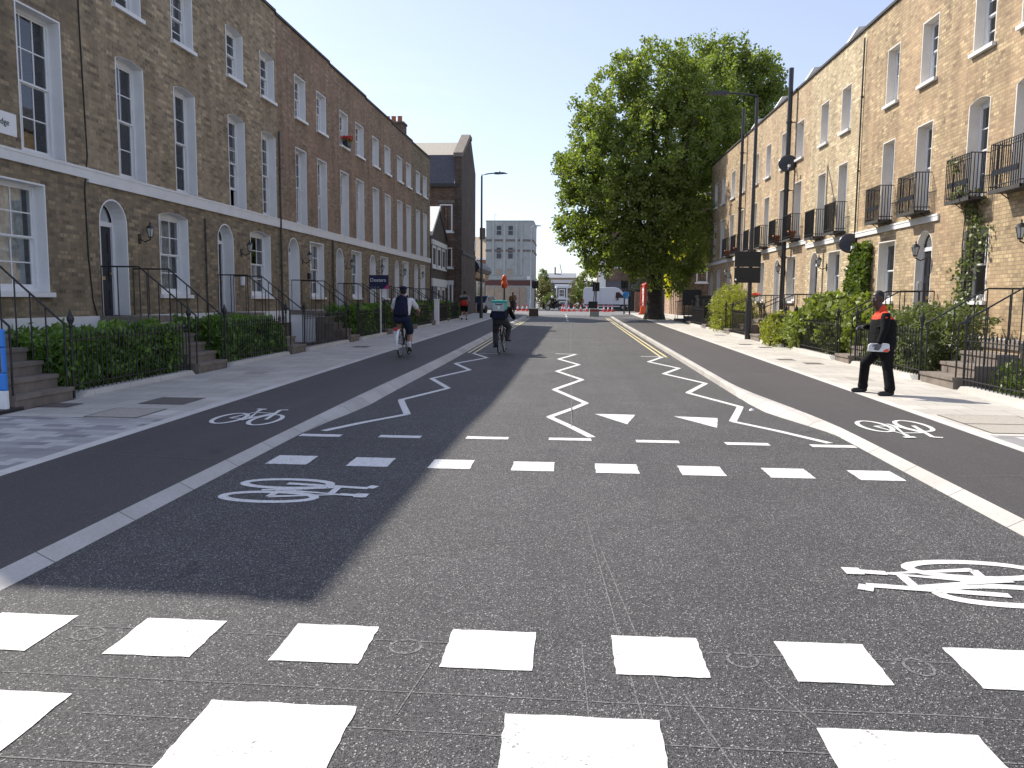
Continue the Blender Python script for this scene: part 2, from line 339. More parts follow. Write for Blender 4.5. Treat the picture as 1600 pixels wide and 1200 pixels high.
M['leaf_ivy'] = leafmat('ivy leaves', (.06,.10,.02), (.19,.23,.05), (.10,.14,.03), .4, .3)
M['leaf_brown'] = leafmat('autumn tinged leaves', (.10,.12,.04), (.2,.15,.07), (.13,.13,.05), .6, .3)
M['petal'] = leafmat('red petals', (.6,.03,.03), (.7,.08,.06), (.5,.02,.03), .6, .3)
# ============================================================ GROUND
def sheet(name, rows, mat, parent=None, kind='structure'):
    """rows: list of cross sections, each a list of (x, y, z) points"""
    m = MB()
    for a, b in zip(rows, rows[1:]):
        for i in range(len(a)-1): m.quad(a[i], a[i+1], b[i+1], b[i])
    o = m.build(name, mat, parent)
    if parent is None: tag(o, kind=kind)
    return o
ys = [-25,-10,0,4,6,8,8.7,9.2,9.8,10.4,11,11.6,12.3,13,13.8,14.6,16,20,26,32,40,48,50,54,56,58]
def sm(a, b, t): t = max(0, min(1, (t-a)/(b-a))); return t*t*(3-2*t)
def kz(y): return .062                                     # kerb height above the crossing table's plane less its fall
def ki(y): return .010+.052*sm(9.2, 11.8, y)               # its inner edge is chamfered down flush at the crossing
def rd(y): return -.035*max(0, min(1, (y-9.8)/1.8))*(1-max(0, min(1, (y-50)/6)))   # the road drops off the raised table
def kl(y): return -3.12+.17*sm(7.8, 11.6, y)+.06*sm(11.6, 20, y)
def kr(y): return 3.17-.41*sm(9.0, 12.2, y)-.05*sm(13, 50, y)
def el(y): return -4.74+.0035*y
def er(y): return 4.59-.0035*y
def rl(y): return -7.35+.0255*y
def rr(y): return 6.70-.0175*y
PH = .10
gy = [-40,0,30,56.5,58,90,130,200,400,1400]
ground = sheet('ground', [[(x,y,gz(y)-(.08 if y < 57 else .02)) for x in (-900,-60,-20,0,20,60,900)] for y in gy], M['asphalt_old'])
road = sheet('road', [[(kl(y)-.02,y,gz(y)+rd(y)),(kr(y)+.02,y,gz(y)+rd(y))] for y in ys], M['asphalt'])
def kerb(name, xin, xout, sgn):
    m = MB(); yy = [y for y in ys if y <= 54]
    for a, b in zip(yy, yy[1:]):
        A = lambda y: ((xin(y),y,gz(y)-.05),(xout(y)-sgn*.118,y,gz(y)+ki(y)-.008),(xout(y)-sgn*.10,y,gz(y)+ki(y)),(xout(y),y,gz(y)+kz(y)))
        p, q = A(a), A(b)
        for i in range(3): m.quad(p[i], p[i+1], q[i+1], q[i])
    p = A(54); m.add([p[0],p[1],p[2],p[3],(p[3][0],54,gz(54)-.01)], [(0,1,2,3,4)])
    o = m.build(name, M['kerb']); tag(o, kind='structure'); return o
def klo(y): return -3.225+.10*sm(10.5, 20, y)
def kro(y): return 3.28-.40*sm(9.4, 14.6, y)-.06*sm(15, 50, y)
kerb('kerb', kl, klo, -1); kerb('kerb', kr, kro, 1)
sheet('cycle_track', [[(klo(y),y,gz(y)+kz(y)-.004),(el(y),y,gz(y)+PH)] for y in ys], M['track'])
sheet('cycle_track', [[(kro(y),y,gz(y)+kz(y)-.004),(er(y),y,gz(y)+PH)] for y in ys], M['track'])
sheet('edging_strip', [[(el(y),y,gz(y)+PH),(el(y)-.14,y,gz(y)+PH+.003)] for y in ys], M['edging'])
sheet('edging_strip', [[(er(y),y,gz(y)+PH),(er(y)+.14,y,gz(y)+PH+.003)] for y in ys], M['edging'])
yL = [y for y in ys if y >= 9.2]; yn = [y for y in ys if y <= 9.2]
pavL = sheet('pavement', [[(el(y)-.14,y,gz(y)+PH),(rl(y)+.12 if y < 44.9 else -7.0,y,gz(y)+PH)] for y in yL], M['slab'])
pavR = sheet('pavement', [[(er(y)+.14,y,gz(y)+PH),(rr(y)+.05,y,gz(y)+PH)] for y in yL], M['slab'])
sheet('sett_paving', [[(el(y)-.14,y,gz(y)+PH-.002),(rl(y)-3,y,gz(y)+PH-.002)] for y in yn], M['setts'])
sheet('sett_paving', [[(er(y)+.14,y,gz(y)+PH-.002),(rr(y)+.2,y,gz(y)+PH-.002)] for y in yn if y < 9]+[[(er(9.2)+.14,9.2,gz(9.2)+PH-.002),(rr(9.2)+.2,9.2,gz(9.2)+PH-.002)]], M['setts'])
sheet('garden_soil', [[(rl(y)-.05,y,gz(y)+PH-.03),(-9.4+.0275*y,y,gz(y)+PH-.03)] for y in (9.9,20,30,45)], M['soil'])
sheet('garden_soil', [[(rr(y)+.05,y,gz(y)+PH-.03),(8.6-.0135*y,y,gz(y)+PH-.03)] for y in (0,10,20,30,46.5)], M['soil'])
# far corner pavements beyond the terraces
sheet('pavement', [[(er(y)+1.6,y,gz(y)+PH-.003),(12,y,gz(y)+PH-.003)] for y in (46.5,54,60,66)], M['slab'])
sheet('pavement', [[(er(y)+.0,y,gz(y)+PH-.006),(7.0,y,gz(y)+PH-.006)] for y in (57.9,62,66)], M['slab'])
sheet('pavement', [[(x,y,gz(y)+.09) for x in (-40,-5,40)] for y in (96,101)], M['slab'])
def cover(parent, x0, x1, y0, y1, mat, name='access_cover', rim=True):
    m = MB(); z = lambda y: gz(y)+PH+.004
    m.quad((x0,y0,z(y0)),(x1,y0,z(y0)),(x1,y1,z(y1)),(x0,y1,z(y1)))
    o = m.build(name, mat, parent)
    if rim:
        m = MB(); w = .02; z2 = lambda y: gz(y)+PH+.006
        for a, b, c, d in ((x0-w,x1+w,y0-w,y0),(x0-w,x1+w,y1,y1+w),(x0-w,x0,y0,y1),(x1,x1+w,y0,y1)):
            m.quad((a,c,z2(c)),(b,c,z2(c)),(b,d,z2(d)),(a,d,z2(d)))
        m.build('cover_frame', M['cover'], o)
    return o
cover(pavL, -5.85,-5.25,10.4,11.05, M['cover']); cover(pavL, -5.9,-5.25,9.25,9.95, M['coverstone'])
cover(pavL, -7.0,-6.6,9.95,10.3, M['cover']); cover(pavL,-6.0,-5.6,21.6,22.1,M['cover']); cover(pavL,-6.1,-5.7,14.4,14.8,M['coverstone'],rim=False)
cover(pavR, 4.82,5.8,9.35,9.98, M['coverstone']); cover(pavR, 4.82,5.8,10.02,10.7, M['coverstone'])
for x, y in ((5.2,15.0),(5.3,18.2),(4.95,19.2),(5.5,23.5),(5.2,24.8),(5.4,30.2)): cover(pavR, x,x+.38,y,y+.42, M['cover' if y > 17 else 'coverstone'], rim=False)
# ------------------------------------------------------------ markings (thin painted sheets on the road)
def poly(pts, name, mat, parent, off=.004, zf=None):
    zf = zf or (lambda x, y: gz(y)+rd(y)); m = MB(); m.add([(x,y,zf(x,y)+off) for x, y in pts], [tuple(range(len(pts)))]); return m.build(name, mat, parent)
def rough(pts, amp=.004, step=.05):         # hand screeded edges are never quite straight
    out = []
    for i, p in enumerate(pts):
        q = pts[(i+1)%len(pts)]; n = max(1, int(math.dist(p,q)/step))
        for k in range(n):
            t = k/n; out.append((p[0]+(q[0]-p[0])*t+random.uniform(-amp,amp), p[1]+(q[1]-p[1])*t+random.uniform(-amp,amp)))
    return out
def rect(cx, cy, w, h, name='white_square', a=0, **k):
    c, s = math.cos(a), math.sin(a)
    return poly(rough([(cx+x*c-y*s, cy+x*s+y*c) for x, y in ((-w/2,-h/2),(w/2,-h/2),(w/2,h/2),(-w/2,h/2))]), name, M['paint'], road, **k)
for i in range(-1, 7): rect(-2.72+.777*i+.04, 3.545+.003*i, .41, .40)
for i in range(8): rect(-2.70+.79*i, 7.53-.012*i, .40, .40)
for i in range(-1, 4): rect(-2.33+1.195*i+.01, 1.8, .6, 2.38, 'zebra_stripe')
for cx in (-2.84,-1.92,-.92,.02,1.0,1.98,2.9): rect(cx, 8.95-.03*abs(cx), .48, .15, 'give_way_dash')
poly(rough([(.36,11.05),(.92,11.03),(.74,10.1)]), 'ramp_triangle', M['paint'], road); poly(rough([(1.43,10.95),(2.01,10.85),(1.84,9.95)]), 'ramp_triangle', M['paint'], road)
def ribbon(m, pts, w, z0=.004, zf=None, taper=None):
    zf = zf or (lambda x, y: gz(y)+rd(y)); L_, R_ = [], []
    if len(pts) == 2:
        k_ = max(1, int(math.dist(*pts)/.2)); pts = [(pts[0][0]+(pts[1][0]-pts[0][0])*i/k_, pts[0][1]+(pts[1][1]-pts[0][1])*i/k_) for i in range(k_+1)]
    n = len(pts)
    for i, p in enumerate(pts):
        a = Vector(pts[max(i-1,0)]); b = Vector(pts[min(i+1,n-1)]); p = Vector(p)
        d1 = (p-a).normalized() if i > 0 else (b-p).normalized(); d2 = (b-p).normalized() if i < n-1 else d1
        n1 = Vector((-d1.y,d1.x)); n2 = Vector((-d2.y,d2.x)); nn = (n1+n2)
        if nn.length < .25: nn = n1*1
        nn.normalize(); k = min(1/max(.35, nn.dot(n1)), 2.2); hw = w/2*(taper[i] if taper else 1)*k
        L_.append(p+nn*hw); R_.append(p-nn*hw)
    for i in range(n-1):
        q = [L_[i],R_[i],R_[i+1],L_[i+1]]; m.quad(*[(v.x,v.y,zf(v.x,v.y)+z0) for v in q])
    return m
def zig(pts, first=.12):
    m = MB()
    for i, (a, b) in enumerate(zip(pts, pts[1:])):      # each stroke its own strip, as they are laid
        ribbon(m, [a, b], .10, z0=.004+.0006*(i%2))
    return m.build('zigzag_line', M['paint'], road)
zig([(.27,9.1),(-.26,10.65),(.26,12.2),(-.26,13.85),(.25,15.5),(-.27,17.1),(.22,18.75),(-.28,20.25),(.17,21.9),(-.40,21.98)])
zig([(-2.90,9.16),(-2.2,10.65),(-2.62,12.2),(-2.12,13.8),(-2.68,15.3),(-2.16,17.1),(-2.69,18.6),(-2.12,20.35),(-2.67,21.8)])
zig([(2.92,9.04),(2.15,10.55),(2.57,12.1),(2.02,13.7),(2.57,15.2),(1.98,16.9),(2.47,18.2),(1.94,19.8),(2.47,21.4),(1.9,21.5)])
m = MB(); ribbon(m, [(-2.5,21.75),(-1.95,21.75)], .07); m.build('end_dash', M['paint'], road)
def track(x0, x1, y0, y1, w, name, mat):
    m = MB(); n = int(abs(y1-y0)/3)+1; ribbon(m, [(x0+(x1-x0)*i/n, y0+(y1-y0)*i/n) for i in range(n+1)], w); return m.build(name, mat, road)
track(-2.80,-2.80,21.9,52,.055,'yellow_line',M['yellow']); track(-2.64,-2.64,21.9,52,.055,'yellow_line',M['yellow'])
track(2.41,2.33,21.5,52.5,.055,'yellow_line',M['yellow']); track(2.56,2.48,21.3,52.5,.055,'yellow_line',M['yellow'])
for y in (47,50.5,54,57.5,61): track(-.15-(y-47)*.016,-.15-(y+1.6-47)*.016,y,y+1.7,.11,'centre_dash',M['paint'])
track(.04,.0,9.8,46,.014,'joint_line',M['chalk'])
for y, x0, x1 in ((3.12,-3,1.2),(3.145,1.0,3.1),(3.62,.4,3.1),(2.83,-1.9,3),(2.52,-2.4,1.6),(3.60,-2.9,-.2),(7.30,-3,3.1),(7.78,-2.8,2.6),(10.1,-3,3.05),(9.75,-2.9,.3),(10.95,-2.5,.4),(8.8,-3,2.9),(2.3,-.9,2.1)):
    m = MB(); ribbon(m, [(x0+(x1-x0)*k/8, y+random.uniform(-.004,.004)-.012*(x0+(x1-x0)*k/8)) for k in range(9)], .008, .002); m.build('chalk_line', M['chalk'], road)
for x0, y0, x1, y1 in ((.35,2.3,.14,5.8),(.42,3.0,.22,5.1),(-.66,2.95,-.6,3.4),(.62,2.6,.5,3.2),(.1,2.9,.08,3.6),(.99,2.95,.85,3.4),(-2.2,4.2,.4,5.6)):
    m = MB(); ribbon(m, [(x0+(x1-x0)*k/5, y0+(y1-y0)*k/5) for k in range(6)], .007, .0025); m.build('chalk_line', M['chalk'], road)
def ring(cx, cy, rx, ry):
    m = MB(); ribbon(m, [(cx+rx*math.cos(t*math.pi/9), cy+ry*math.sin(t*math.pi/9)) for t in range(19)], .013, .002); m.build('chalk_ring', M['chalk'], road)
for i in (0,2,4,5): ring(-2.72+.777*i+.42, 3.55, random.uniform(.06,.085), random.uniform(.06,.085))
for i in (0,2,3,5,6): ring(-2.70+.79*i+.39, 7.5-.012*i, .075, .08)
def bike_mark(c, fw, up, parent, zf=None, s=1.0, w=.07):
    """cycle symbol: unit bike 1.0 long (fw vector) x 0.62 high (up vector)"""
    c = Vector(c); fw = Vector(fw); up = Vector(up); m = MB(); lay = [0]
    P = lambda a, b: tuple(c+fw*a+up*b)
    def st(pts, ww=w):
        lay[0] += 1; ribbon(m, [P(*p) for p in pts], ww, .003+.0005*lay[0], zf)
    for cx in (-.29,.29): st([(cx+.20*math.cos(t*math.pi/12), .21+.20*math.sin(t*math.pi/12)) for t in range(25)])
    st([(-.29,.21),(-.13,.50),(-.0,.22),(-.29,.21)], w*.8); st([(-.12,.46),(.18,.46),(.0,.22)], w*.8)
    st([(.29,.21),(.16,.60)], w*.9); st([(.16,.60),(.28,.62)], w*1.1); st([(-.13,.50),(-.16,.60)], w*.9); st([(-.24,.60),(-.08,.60)], w*1.4); st([(-.04,.14),(.05,.30)], w*.7)
    return m.build('cycle_symbol', M['paint'], parent)
bike_mark((-2.80,6.36),(0,.76),(1.88,0),road,w=.075)
bike_mark((2.86,4.68),(0,-.72),(-1.9,0),road,w=.075)
zl = lambda x, y: gz(y)+kz(y)+(PH-kz(y))*abs(x-klo(y))/abs(el(y)-klo(y))
zr = lambda x, y: gz(y)+kz(y)+(PH-kz(y))*abs(x-kro(y))/abs(er(y)-kro(y))
trk = [o for o in COL.objects if o.name.startswith('cycle_track')]
bike_mark((-3.93,9.02),(.78,0),(0,1.95),trk[0],zl,w=.055)
bike_mark((3.92,10.25),(.78,0),(0,-1.95),trk[1],zr,w=.055)
for sgn, f, zf, tk in ((-1, kl, zl, trk[0]), (1, kr, zr, trk[1])):
    m = MB(); ribbon(m, [(f(7.2)+sgn*(.25+.2*k), 7.2) for k in range(7)], .01, .002, zf); m.build('chalk_line', M['chalk'], tk)
    m = MB(); ribbon(m, [(sgn*3.35, 47.6),(sgn*4.5,47.6)], .14, .003, zf); m.build('give_way_dash', M['paint'], tk)
    m = MB(); ribbon(m, [(sgn*3.35, 51.5),(sgn*4.5,51.5)], .14, .003, zf); m.build('give_way_dash', M['paint'], tk)
# ============================================================ TERRACED HOUSES
def outline(x0, x1, z0, zs, rise, n=12):
    """opening outline, bottom left up over the head to bottom right; zs = springing height"""
    pts = [(x0,z0),(x0,zs)]; c = (x0+x1)/2; h = (x1-x0)/2
    if rise > 0:
        if abs(rise-h) < 1e-3: pts += [(c-h*math.cos(math.pi*k/n), zs+h*math.sin(math.pi*k/n)) for k in range(1,n)]
        else:
            R = (h*h+rise*rise)/(2*rise); a = math.asin(h/R)
            pts += [(c+R*math.sin(-a+2*a*k/n), zs+rise-R+R*math.cos(-a+2*a*k/n)) for k in range(1,n)]
    return pts+[(x1,zs),(x1,z0)]
def shrink(pts, d):
    xs = [p[0] for p in pts]; c = (min(xs)+max(xs))/2; h = (max(xs)-min(xs))/2; zs = pts[1][1]; k = (h-d)/h
    return [(c+(x-c)*k, z if z <= zs+1e-6 and i in (0,len(pts)-1) else (zs+(z-zs)*k if z > zs else z)) for i, (x, z) in enumerate(pts)]
def wall_front(m, X0, X1, Z0, Z1, ops, zsplit, mats=(0,1)):
    xs = sorted({X0,X1}|{o['x0'] for o in ops}|{o['x1'] for o in ops}); zs = sorted({Z0,Z1,zsplit}|{o['z0'] for o in ops}|{o['zt'] for o in ops})
    for a, b in zip(xs, xs[1:]):
        for c, d in zip(zs, zs[1:]):
            mx_, mz_ = (a+b)/2, (c+d)/2
            if any(o['x0'] < mx_ < o['x1'] and o['z0'] < mz_ < o['zt'] for o in ops): continue
            m.quad((a,0,c),(b,0,c),(b,0,d),(a,0,d), mats[0] if mz_ < zsplit else mats[1])
    for o in ops:                                   # brickwork between the arch and its bounding box
        if o['rise'] > 0:
            p = outline(o['x0'],o['x1'],o['z0'],o['zs'],o['rise'])[1:-1]; mid = len(p)//2; mi = mats[0] if o['zs'] < zsplit else mats[1]
            for q0, q1 in zip(p, p[1:]): m.quad((q0[0],0,q0[1]),(q1[0],0,q1[1]),(q1[0],0,o['zt']),(q0[0],0,o['zt']), mi)
def reveal(o, parent, mat, depth=.21, proud=.004, edge=.028):
    p = outline(o['x0'],o['x1'],o['z0'],o['zs'],o['rise']); m = MB()
    q = shrink(p, -edge); q[0] = (q[0][0]*1, p[0][1]); q[-1] = (q[-1][0], p[-1][1])
    if o['rise'] == 0: q = [(p[0][0]-edge,p[0][1]),(p[1][0]-edge,p[1][1]+edge),(p[2][0]+edge,p[2][1]+edge),(p[3][0]+edge,p[3][1])]
    for (a, b, c, d) in zip(p, p[1:], q, q[1:]):
        m.quad((a[0],-proud,a[1]),(b[0],-proud,b[1]),(b[0],depth,b[1]),(a[0],depth,a[1]))
        m.quad((c[0],-proud,c[1]),(d[0],-proud,d[1]),(b[0],-proud,b[1]),(a[0],-proud,a[1]))
        m.quad((c[0],.004,c[1]),(d[0],.004,d[1]),(d[0],-proud,d[1]),(c[0],-proud,c[1]))
    return m.build('reveal', mat, parent)
def window(house, o, mats, side):
    x0, x1, z0, zs, cols, ru, rlw = o['x0'], o['x1'], o['z0'], o['zs'], o['cols'], o['ru'], o['rl']
    D = o.get('dep', .2); m = MB(); e = .045; zt = zs
    if o['rise'] > 0:
        p = outline(x0, x1, zs, zs, o['rise'])[1:-1]; m.add([(x,D-.01,z) for x, z in p], [tuple(range(len(p)))])
    m.box(x0, x0+e, D-.02, D+.09, z0, zt); m.box(x1-e, x1, D-.02, D+.09, z0, zt); m.box(x0+e, x1-e, D-.019, D+.089, zt-e, zt); m.box(x0+e, x1-e, D-.03, D+.09, z0, z0+.07)
    zi0, zi1 = z0+.07, zt-e; zm = zi0+(zi1-zi0)*rlw/(ru+rlw); xi0, xi1 = x0+e, x1-e; op = o.get('open', 0)
    gl = MB()
    for (a, b, yy, rows, lo) in ((zm, zi1, D, ru, False), (zi0+op, zm+.02+op, D+.035, rlw, True)):
        s = .035; m.box(xi0, xi0+s, yy, yy+.03, a, b); m.box(xi1-s, xi1, yy, yy+.03, a, b)
        m.box(xi0+s, xi1-s, yy-.001, yy+.031, b-s, b); m.box(xi0+s, xi1-s, yy-.001, yy+.031, a, a+(s if not lo else .06))
        for k in range(1, cols):
            xx = xi0+s+(xi1-xi0-2*s)*k/cols; m.box(xx-.011, xx+.011, yy+.004, yy+.026, a+.03, b-.03)
        for k in range(1, rows):
            zz = a+(b-a)*k/rows; m.box(xi0+s, xi1-s, yy+.005, yy+.025, zz-.011, zz+.011)
        gl.quad((xi0+s,yy+.015,a+.03),(xi1-s,yy+.015,a+.03),(xi1-s,yy+.015,b-.03),(xi0+s,yy+.015,b-.03))
    w = m.build('window', mats['frame'], house); gl.build('glass', M['glass'], w); reveal(o, w, mats['reveal'], D)
    if o.get('sill', True):
        s = MB(); s.box(x0-.07, x1+.07, -.08, D, z0-.08, z0-.003); s.build('sill', M['white'], w)
    c = o.get('curt', random.choice([0,1,2,3]))
    if c:
        s = MB(); n = 26
        def drape(a, b, za, zb):
            for k in range(n):
                t0, t1 = a+(b-a)*k/n, a+(b-a)*(k+1)/n; y0_, y1_ = D+.2+.025*math.sin(k*2.1), D+.2+.025*math.sin((k+1)*2.1)
                s.quad((t0,y0_,za),(t1,y1_,za),(t1,y1_,zb),(t0,y0_,zb))
        W = xi1-xi0
        if c == 1: drape(xi0, xi1, z0, zt)
        elif c == 2: drape(xi0, xi0+W*.28, z0, zt); drape(xi1-W*.28, xi1, z0, zt)
        elif c == 3: drape(xi0, xi1, z0, z0+(zt-z0)*random.uniform(.45,.62))
        else: drape(xi0, xi1, zm-.1*random.random(), zt)
        s.build('curtain', M['curtain' if c != 2 else 'curtain2'], w)
    return w
def door(house, o, dm, mats, fan=True):
    x0, x1, z0, zs = o['x0'], o['x1'], o['z0'], o['zs']; D = o.get('dep', .30); tz = zs-.05; m = MB(); e = .07
    m.box(x0, x0+e, D-.04, D+.06, z0, zs); m.box(x1-e, x1, D-.04, D+.06, z0, zs); m.box(x0+e, x1-e, D-.041, D+.06, tz, tz+.09)
    p = outline(x0, x1, zs, zs, o['rise'])[1:-1]; q = shrink(p, .05)
    for a, b, c, d in zip(p, p[1:], q, q[1:]): m.quad((a[0],D-.03,a[1]),(b[0],D-.03,b[1]),(d[0],D-.03,d[1]),(c[0],D-.03,c[1]))
    fr = m.build('door_frame', M['white'], house)
    g = MB(); g.add([(x,D,z) for x, z in q], [tuple(range(len(q)))]); g.build('fanlight', M['glass'], fr)
    reveal(o, fr, mats['reveal'], D)
    m = MB(); a, b = x0+e, x1-e; m.box(a, b, D, D+.045, z0, tz); W = b-a; H = tz-z0
    for u0, u1 in ((.12,.46),(.54,.88)):
        for v0, v1 in ((.06,.30),(.36,.62),(.68,.94)):
            X0, X1, Z0_, Z1_ = a+W*u0, a+W*u1, z0+H*v0, z0+H*v1
            m.box(X0, X1, D-.012, D, Z0_, Z0_+.02); m.box(X0, X1, D-.012, D, Z1_-.02, Z1_); m.box(X0, X0+.02, D-.012, D, Z0_+.02, Z1_-.02); m.box(X1-.02, X1, D-.012, D, Z0_+.02, Z1_-.02)
    d = m.build('door', dm, house)
    m = MB(); m.ball((b-.10, D-.05, z0+H*.47), .03, 10); m.box((a+b)/2-.12, (a+b)/2+.12, D-.014, D-.001, z0+H*.40, z0+H*.44); m.build('door_handle', M['brass'], d)
    return d
def house(side, y0, y1, label, group, door_y, gfw, f1, f2, top, brick, dm, door_z=(1.31,2.85), z_str=(3.79,3.99), plinth=(.9,1.31), strings=True, depth=8.5, soot='', chim=False, firewall=True, door_rise=None, seg1=0., seggf=0.):
    """everything given in street distances; the empty stands at the facade foot"""
    ang = -.0275 if side < 0 else .0135
    fx = (lambda y: -9.2+.0275*y) if side < 0 else (lambda y: 8.4-.0135*y)
    yb = y0 if side < 0 else y1
    rz = (math.pi/2-math.atan(.0275)) if side < 0 else (-math.pi/2+math.atan(.0135))
    root = empty('terraced_house', (fx(yb), yb, 0), rz, label, 'house', group)
    k = math.sqrt(1+(.0275 if side < 0 else .0135)**2)
    lx = (lambda y: (y-yb)*k) if side < 0 else (lambda y: (yb-y)*k)
    W = (y1-y0)*k; mats = {'frame': M['white'], 'reveal': M['white'] if side < 0 else M['cream']}
    ops = []
    def op(a, b, z0, z1, rise=0, **kw):
        p, q = sorted((lx(a), lx(b))); o = dict(x0=p, x1=q, z0=z0, zs=z1-rise, zt=z1, rise=rise, **kw); ops.append(o); return o
    wins = []
    if door_y:
        r = (door_y[1]-door_y[0])*k/2; od = op(door_y[0], door_y[1], door_z[0], door_z[1]+r, r, **({} if side < 0 else dict(dep=.17)))
    for a, b, z0, z1, kw in gfw: wins.append(op(a, b, z0, z1, seggf, **kw))
    for a, b, z0, z1, kw in f1: wins.append(op(a, b, z0, z1, seg1, sill=False, **kw))
    for a, b, z0, z1, kw in f2: wins.append(op(a, b, z0, z1, seg1*.7, **kw))
    m = MB(); zb = -.15
    wall_front(m, 0, W, zb, top, ops, z_str[0]+.05)
    m.quad((0,0,zb),(0,depth,zb),(0,depth,top),(0,0,top),1); m.quad((W,0,zb),(W,depth,zb),(W,depth,top),(W,0,top),1); m.quad((0,depth,zb),(W,depth,zb),(W,depth,top-1),(0,depth,top-1),1)
    m.box(0, W, .001, .22, top-.35, top-.002, 1)
    m.quad((0,1.4,zb),(W,1.4,zb),(W,1.4,top-.5),(0,1.4,top-.5),2)
    for zz in (.9, z_str[0]-.1, 6.75): m.quad((0,.3,zz),(W,.3,zz),(W,1.4,zz),(0,1.4,zz),2)
    wl = m.build('wall', [M[brick[0]], M[brick[1]], M['room']], root)
    if door_y: door(root, od, dm, mats)
    for o in wins: window(root, o, mats, side)
    if strings:
        m = MB(); m.box(0, W, -.045, -.0, z_str[0], z_str[1]); m.box(0, W, -.055, -.0451, z_str[1]-.04, z_str[1]+.004); m.build('string_course', M['stucco'], root)
    if plinth:
        m = MB(); m.box(0, W, -.03, 0, plinth[0], plinth[1]); m.build('plinth', M['stucco'], root)
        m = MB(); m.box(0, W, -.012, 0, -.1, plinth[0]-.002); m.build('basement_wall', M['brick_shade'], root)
    m = MB(); m.box(-.0, W, -.05, .30, top, top+.07); m.build('coping', M['lead'], root)
    m = MB(); m.quad((0,.25,top-.4),(W,.25,top-.4),(W,depth/2,top+.35),(0,depth/2,top+.35)); m.quad((0,depth/2,top+.35),(W,depth/2,top+.35),(W,depth,top-.9),(0,depth,top-.9)); m.build('roof', M['slate'], root)
    if firewall:      # party wall upstand, sloping back from the parapet
        m = MB(); e = 0 if side < 0 else W-.3
        m.prism([(.35,top-.3),(.55,top+.25),(1.35,top+1.55),(2.2,top+1.65),(2.9,top+1.65),(4.4,top+.6),(4.4,top-.5)], 0, e, e+.3); fw_ = m.build('party_wall', M['cream'] if side > 0 else M['brick_shade'], root)
    if chim:
        m = MB(); m.box(.0, .75, .45, 1.9, top-.3, top+.95); m.box(-.04, .79, .41, 1.94, top+.95, top+1.05); ch = m.build('chimney', M['brick_shade'], root)
        for q in range(4):
            p = MB(); p.lathe([(.13,0),(.11,.25),(.13,.33)], (.37, .7+q*.32, top+1.05), 10); p.build('chimney_pot', M['terracotta'], ch)
    return root, lx
W2 = dict(cols=2, ru=2, rl=2); G3 = dict(cols=3, ru=2, rl=2); F2 = dict(cols=2, ru=2, rl=2)
q = .92
LG = 'terraced houses on the left side of the street'; RG = 'terraced houses on the right side of the street'
def L92(*v): return [x*q for x in v]
def zl_(z): return 1.66+(z-1.66)*q
Ld = [None,(15.79,16.71),(20.95,21.84),(25.94,26.87),(30.87,31.75),(35.6,36.5),(40.16,41.0),(44.62,45.5)]
Lg = [(12.0,14.15),(18.05,19.33),(23.0,24.42),(27.98,29.38),(32.9,34.24),(37.45,38.78),(41.82,43.14),(46.2,47.46)]
L1 = [[(13.66,14.79)],[(16.57,17.56),(18.9,19.88)],[(21.75,22.75),(23.98,24.98)],[(26.75,27.71),(28.88,29.85)],[(31.53,32.53),(33.63,34.75)],[(36.2,37.2),(38.33,39.35)],[(40.77,41.8),(42.8,43.8)],[(45.12,46.1),(47.0,48.0)]]
Lp = [10.75,15.42,20.2,25.17,30.3,35.15,39.75,44.15,49.0]
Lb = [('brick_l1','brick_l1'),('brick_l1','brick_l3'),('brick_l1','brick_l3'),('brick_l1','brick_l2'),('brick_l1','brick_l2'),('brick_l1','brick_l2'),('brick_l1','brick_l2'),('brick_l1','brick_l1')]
Ldm = ['door_black','door_black','door_black','door_white','door_blue','door_white','door_white','door_white']
Llab = ['brown brick house at the near left edge with the wide ground floor window',
 'second brown brick house on the left, black arched door above the nearest long hedge',
 'third brown brick house on the left, one first floor sash pushed up',
 'fourth brown brick house on the left, above the area railing that has no hedge',
 'fifth brown brick house on the left with red flowers at a top floor window',
 'sixth brown brick house on the left, behind the dark blue sale board',
 'seventh brown brick house on the left, next to last before the small gabled house',
 'last brown brick house of the left terrace, touching the small gabled house']
Lh = []
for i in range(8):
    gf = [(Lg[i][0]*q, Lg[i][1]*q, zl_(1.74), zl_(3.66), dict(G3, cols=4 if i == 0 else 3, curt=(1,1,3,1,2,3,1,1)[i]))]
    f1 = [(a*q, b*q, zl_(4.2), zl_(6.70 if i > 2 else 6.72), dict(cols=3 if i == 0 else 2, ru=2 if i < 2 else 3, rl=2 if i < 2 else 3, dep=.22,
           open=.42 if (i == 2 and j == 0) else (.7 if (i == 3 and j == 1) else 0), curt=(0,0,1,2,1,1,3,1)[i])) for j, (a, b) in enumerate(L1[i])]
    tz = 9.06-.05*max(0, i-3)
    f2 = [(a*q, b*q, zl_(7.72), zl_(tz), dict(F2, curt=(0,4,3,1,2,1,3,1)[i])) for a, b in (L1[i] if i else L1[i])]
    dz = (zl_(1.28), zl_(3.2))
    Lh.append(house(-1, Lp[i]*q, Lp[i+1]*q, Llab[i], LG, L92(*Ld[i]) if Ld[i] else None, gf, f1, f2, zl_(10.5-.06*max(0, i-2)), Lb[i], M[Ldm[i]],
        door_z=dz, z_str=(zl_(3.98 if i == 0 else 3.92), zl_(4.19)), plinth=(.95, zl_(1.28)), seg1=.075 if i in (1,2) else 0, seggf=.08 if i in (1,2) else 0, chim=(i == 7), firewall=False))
qr = .923
Rd = [(15.0,15.8),(20.5,21.35),(29.2,30.05),(34.15,35.0),(39.0,39.85),(43.7,44.6),(48.75,49.5)]
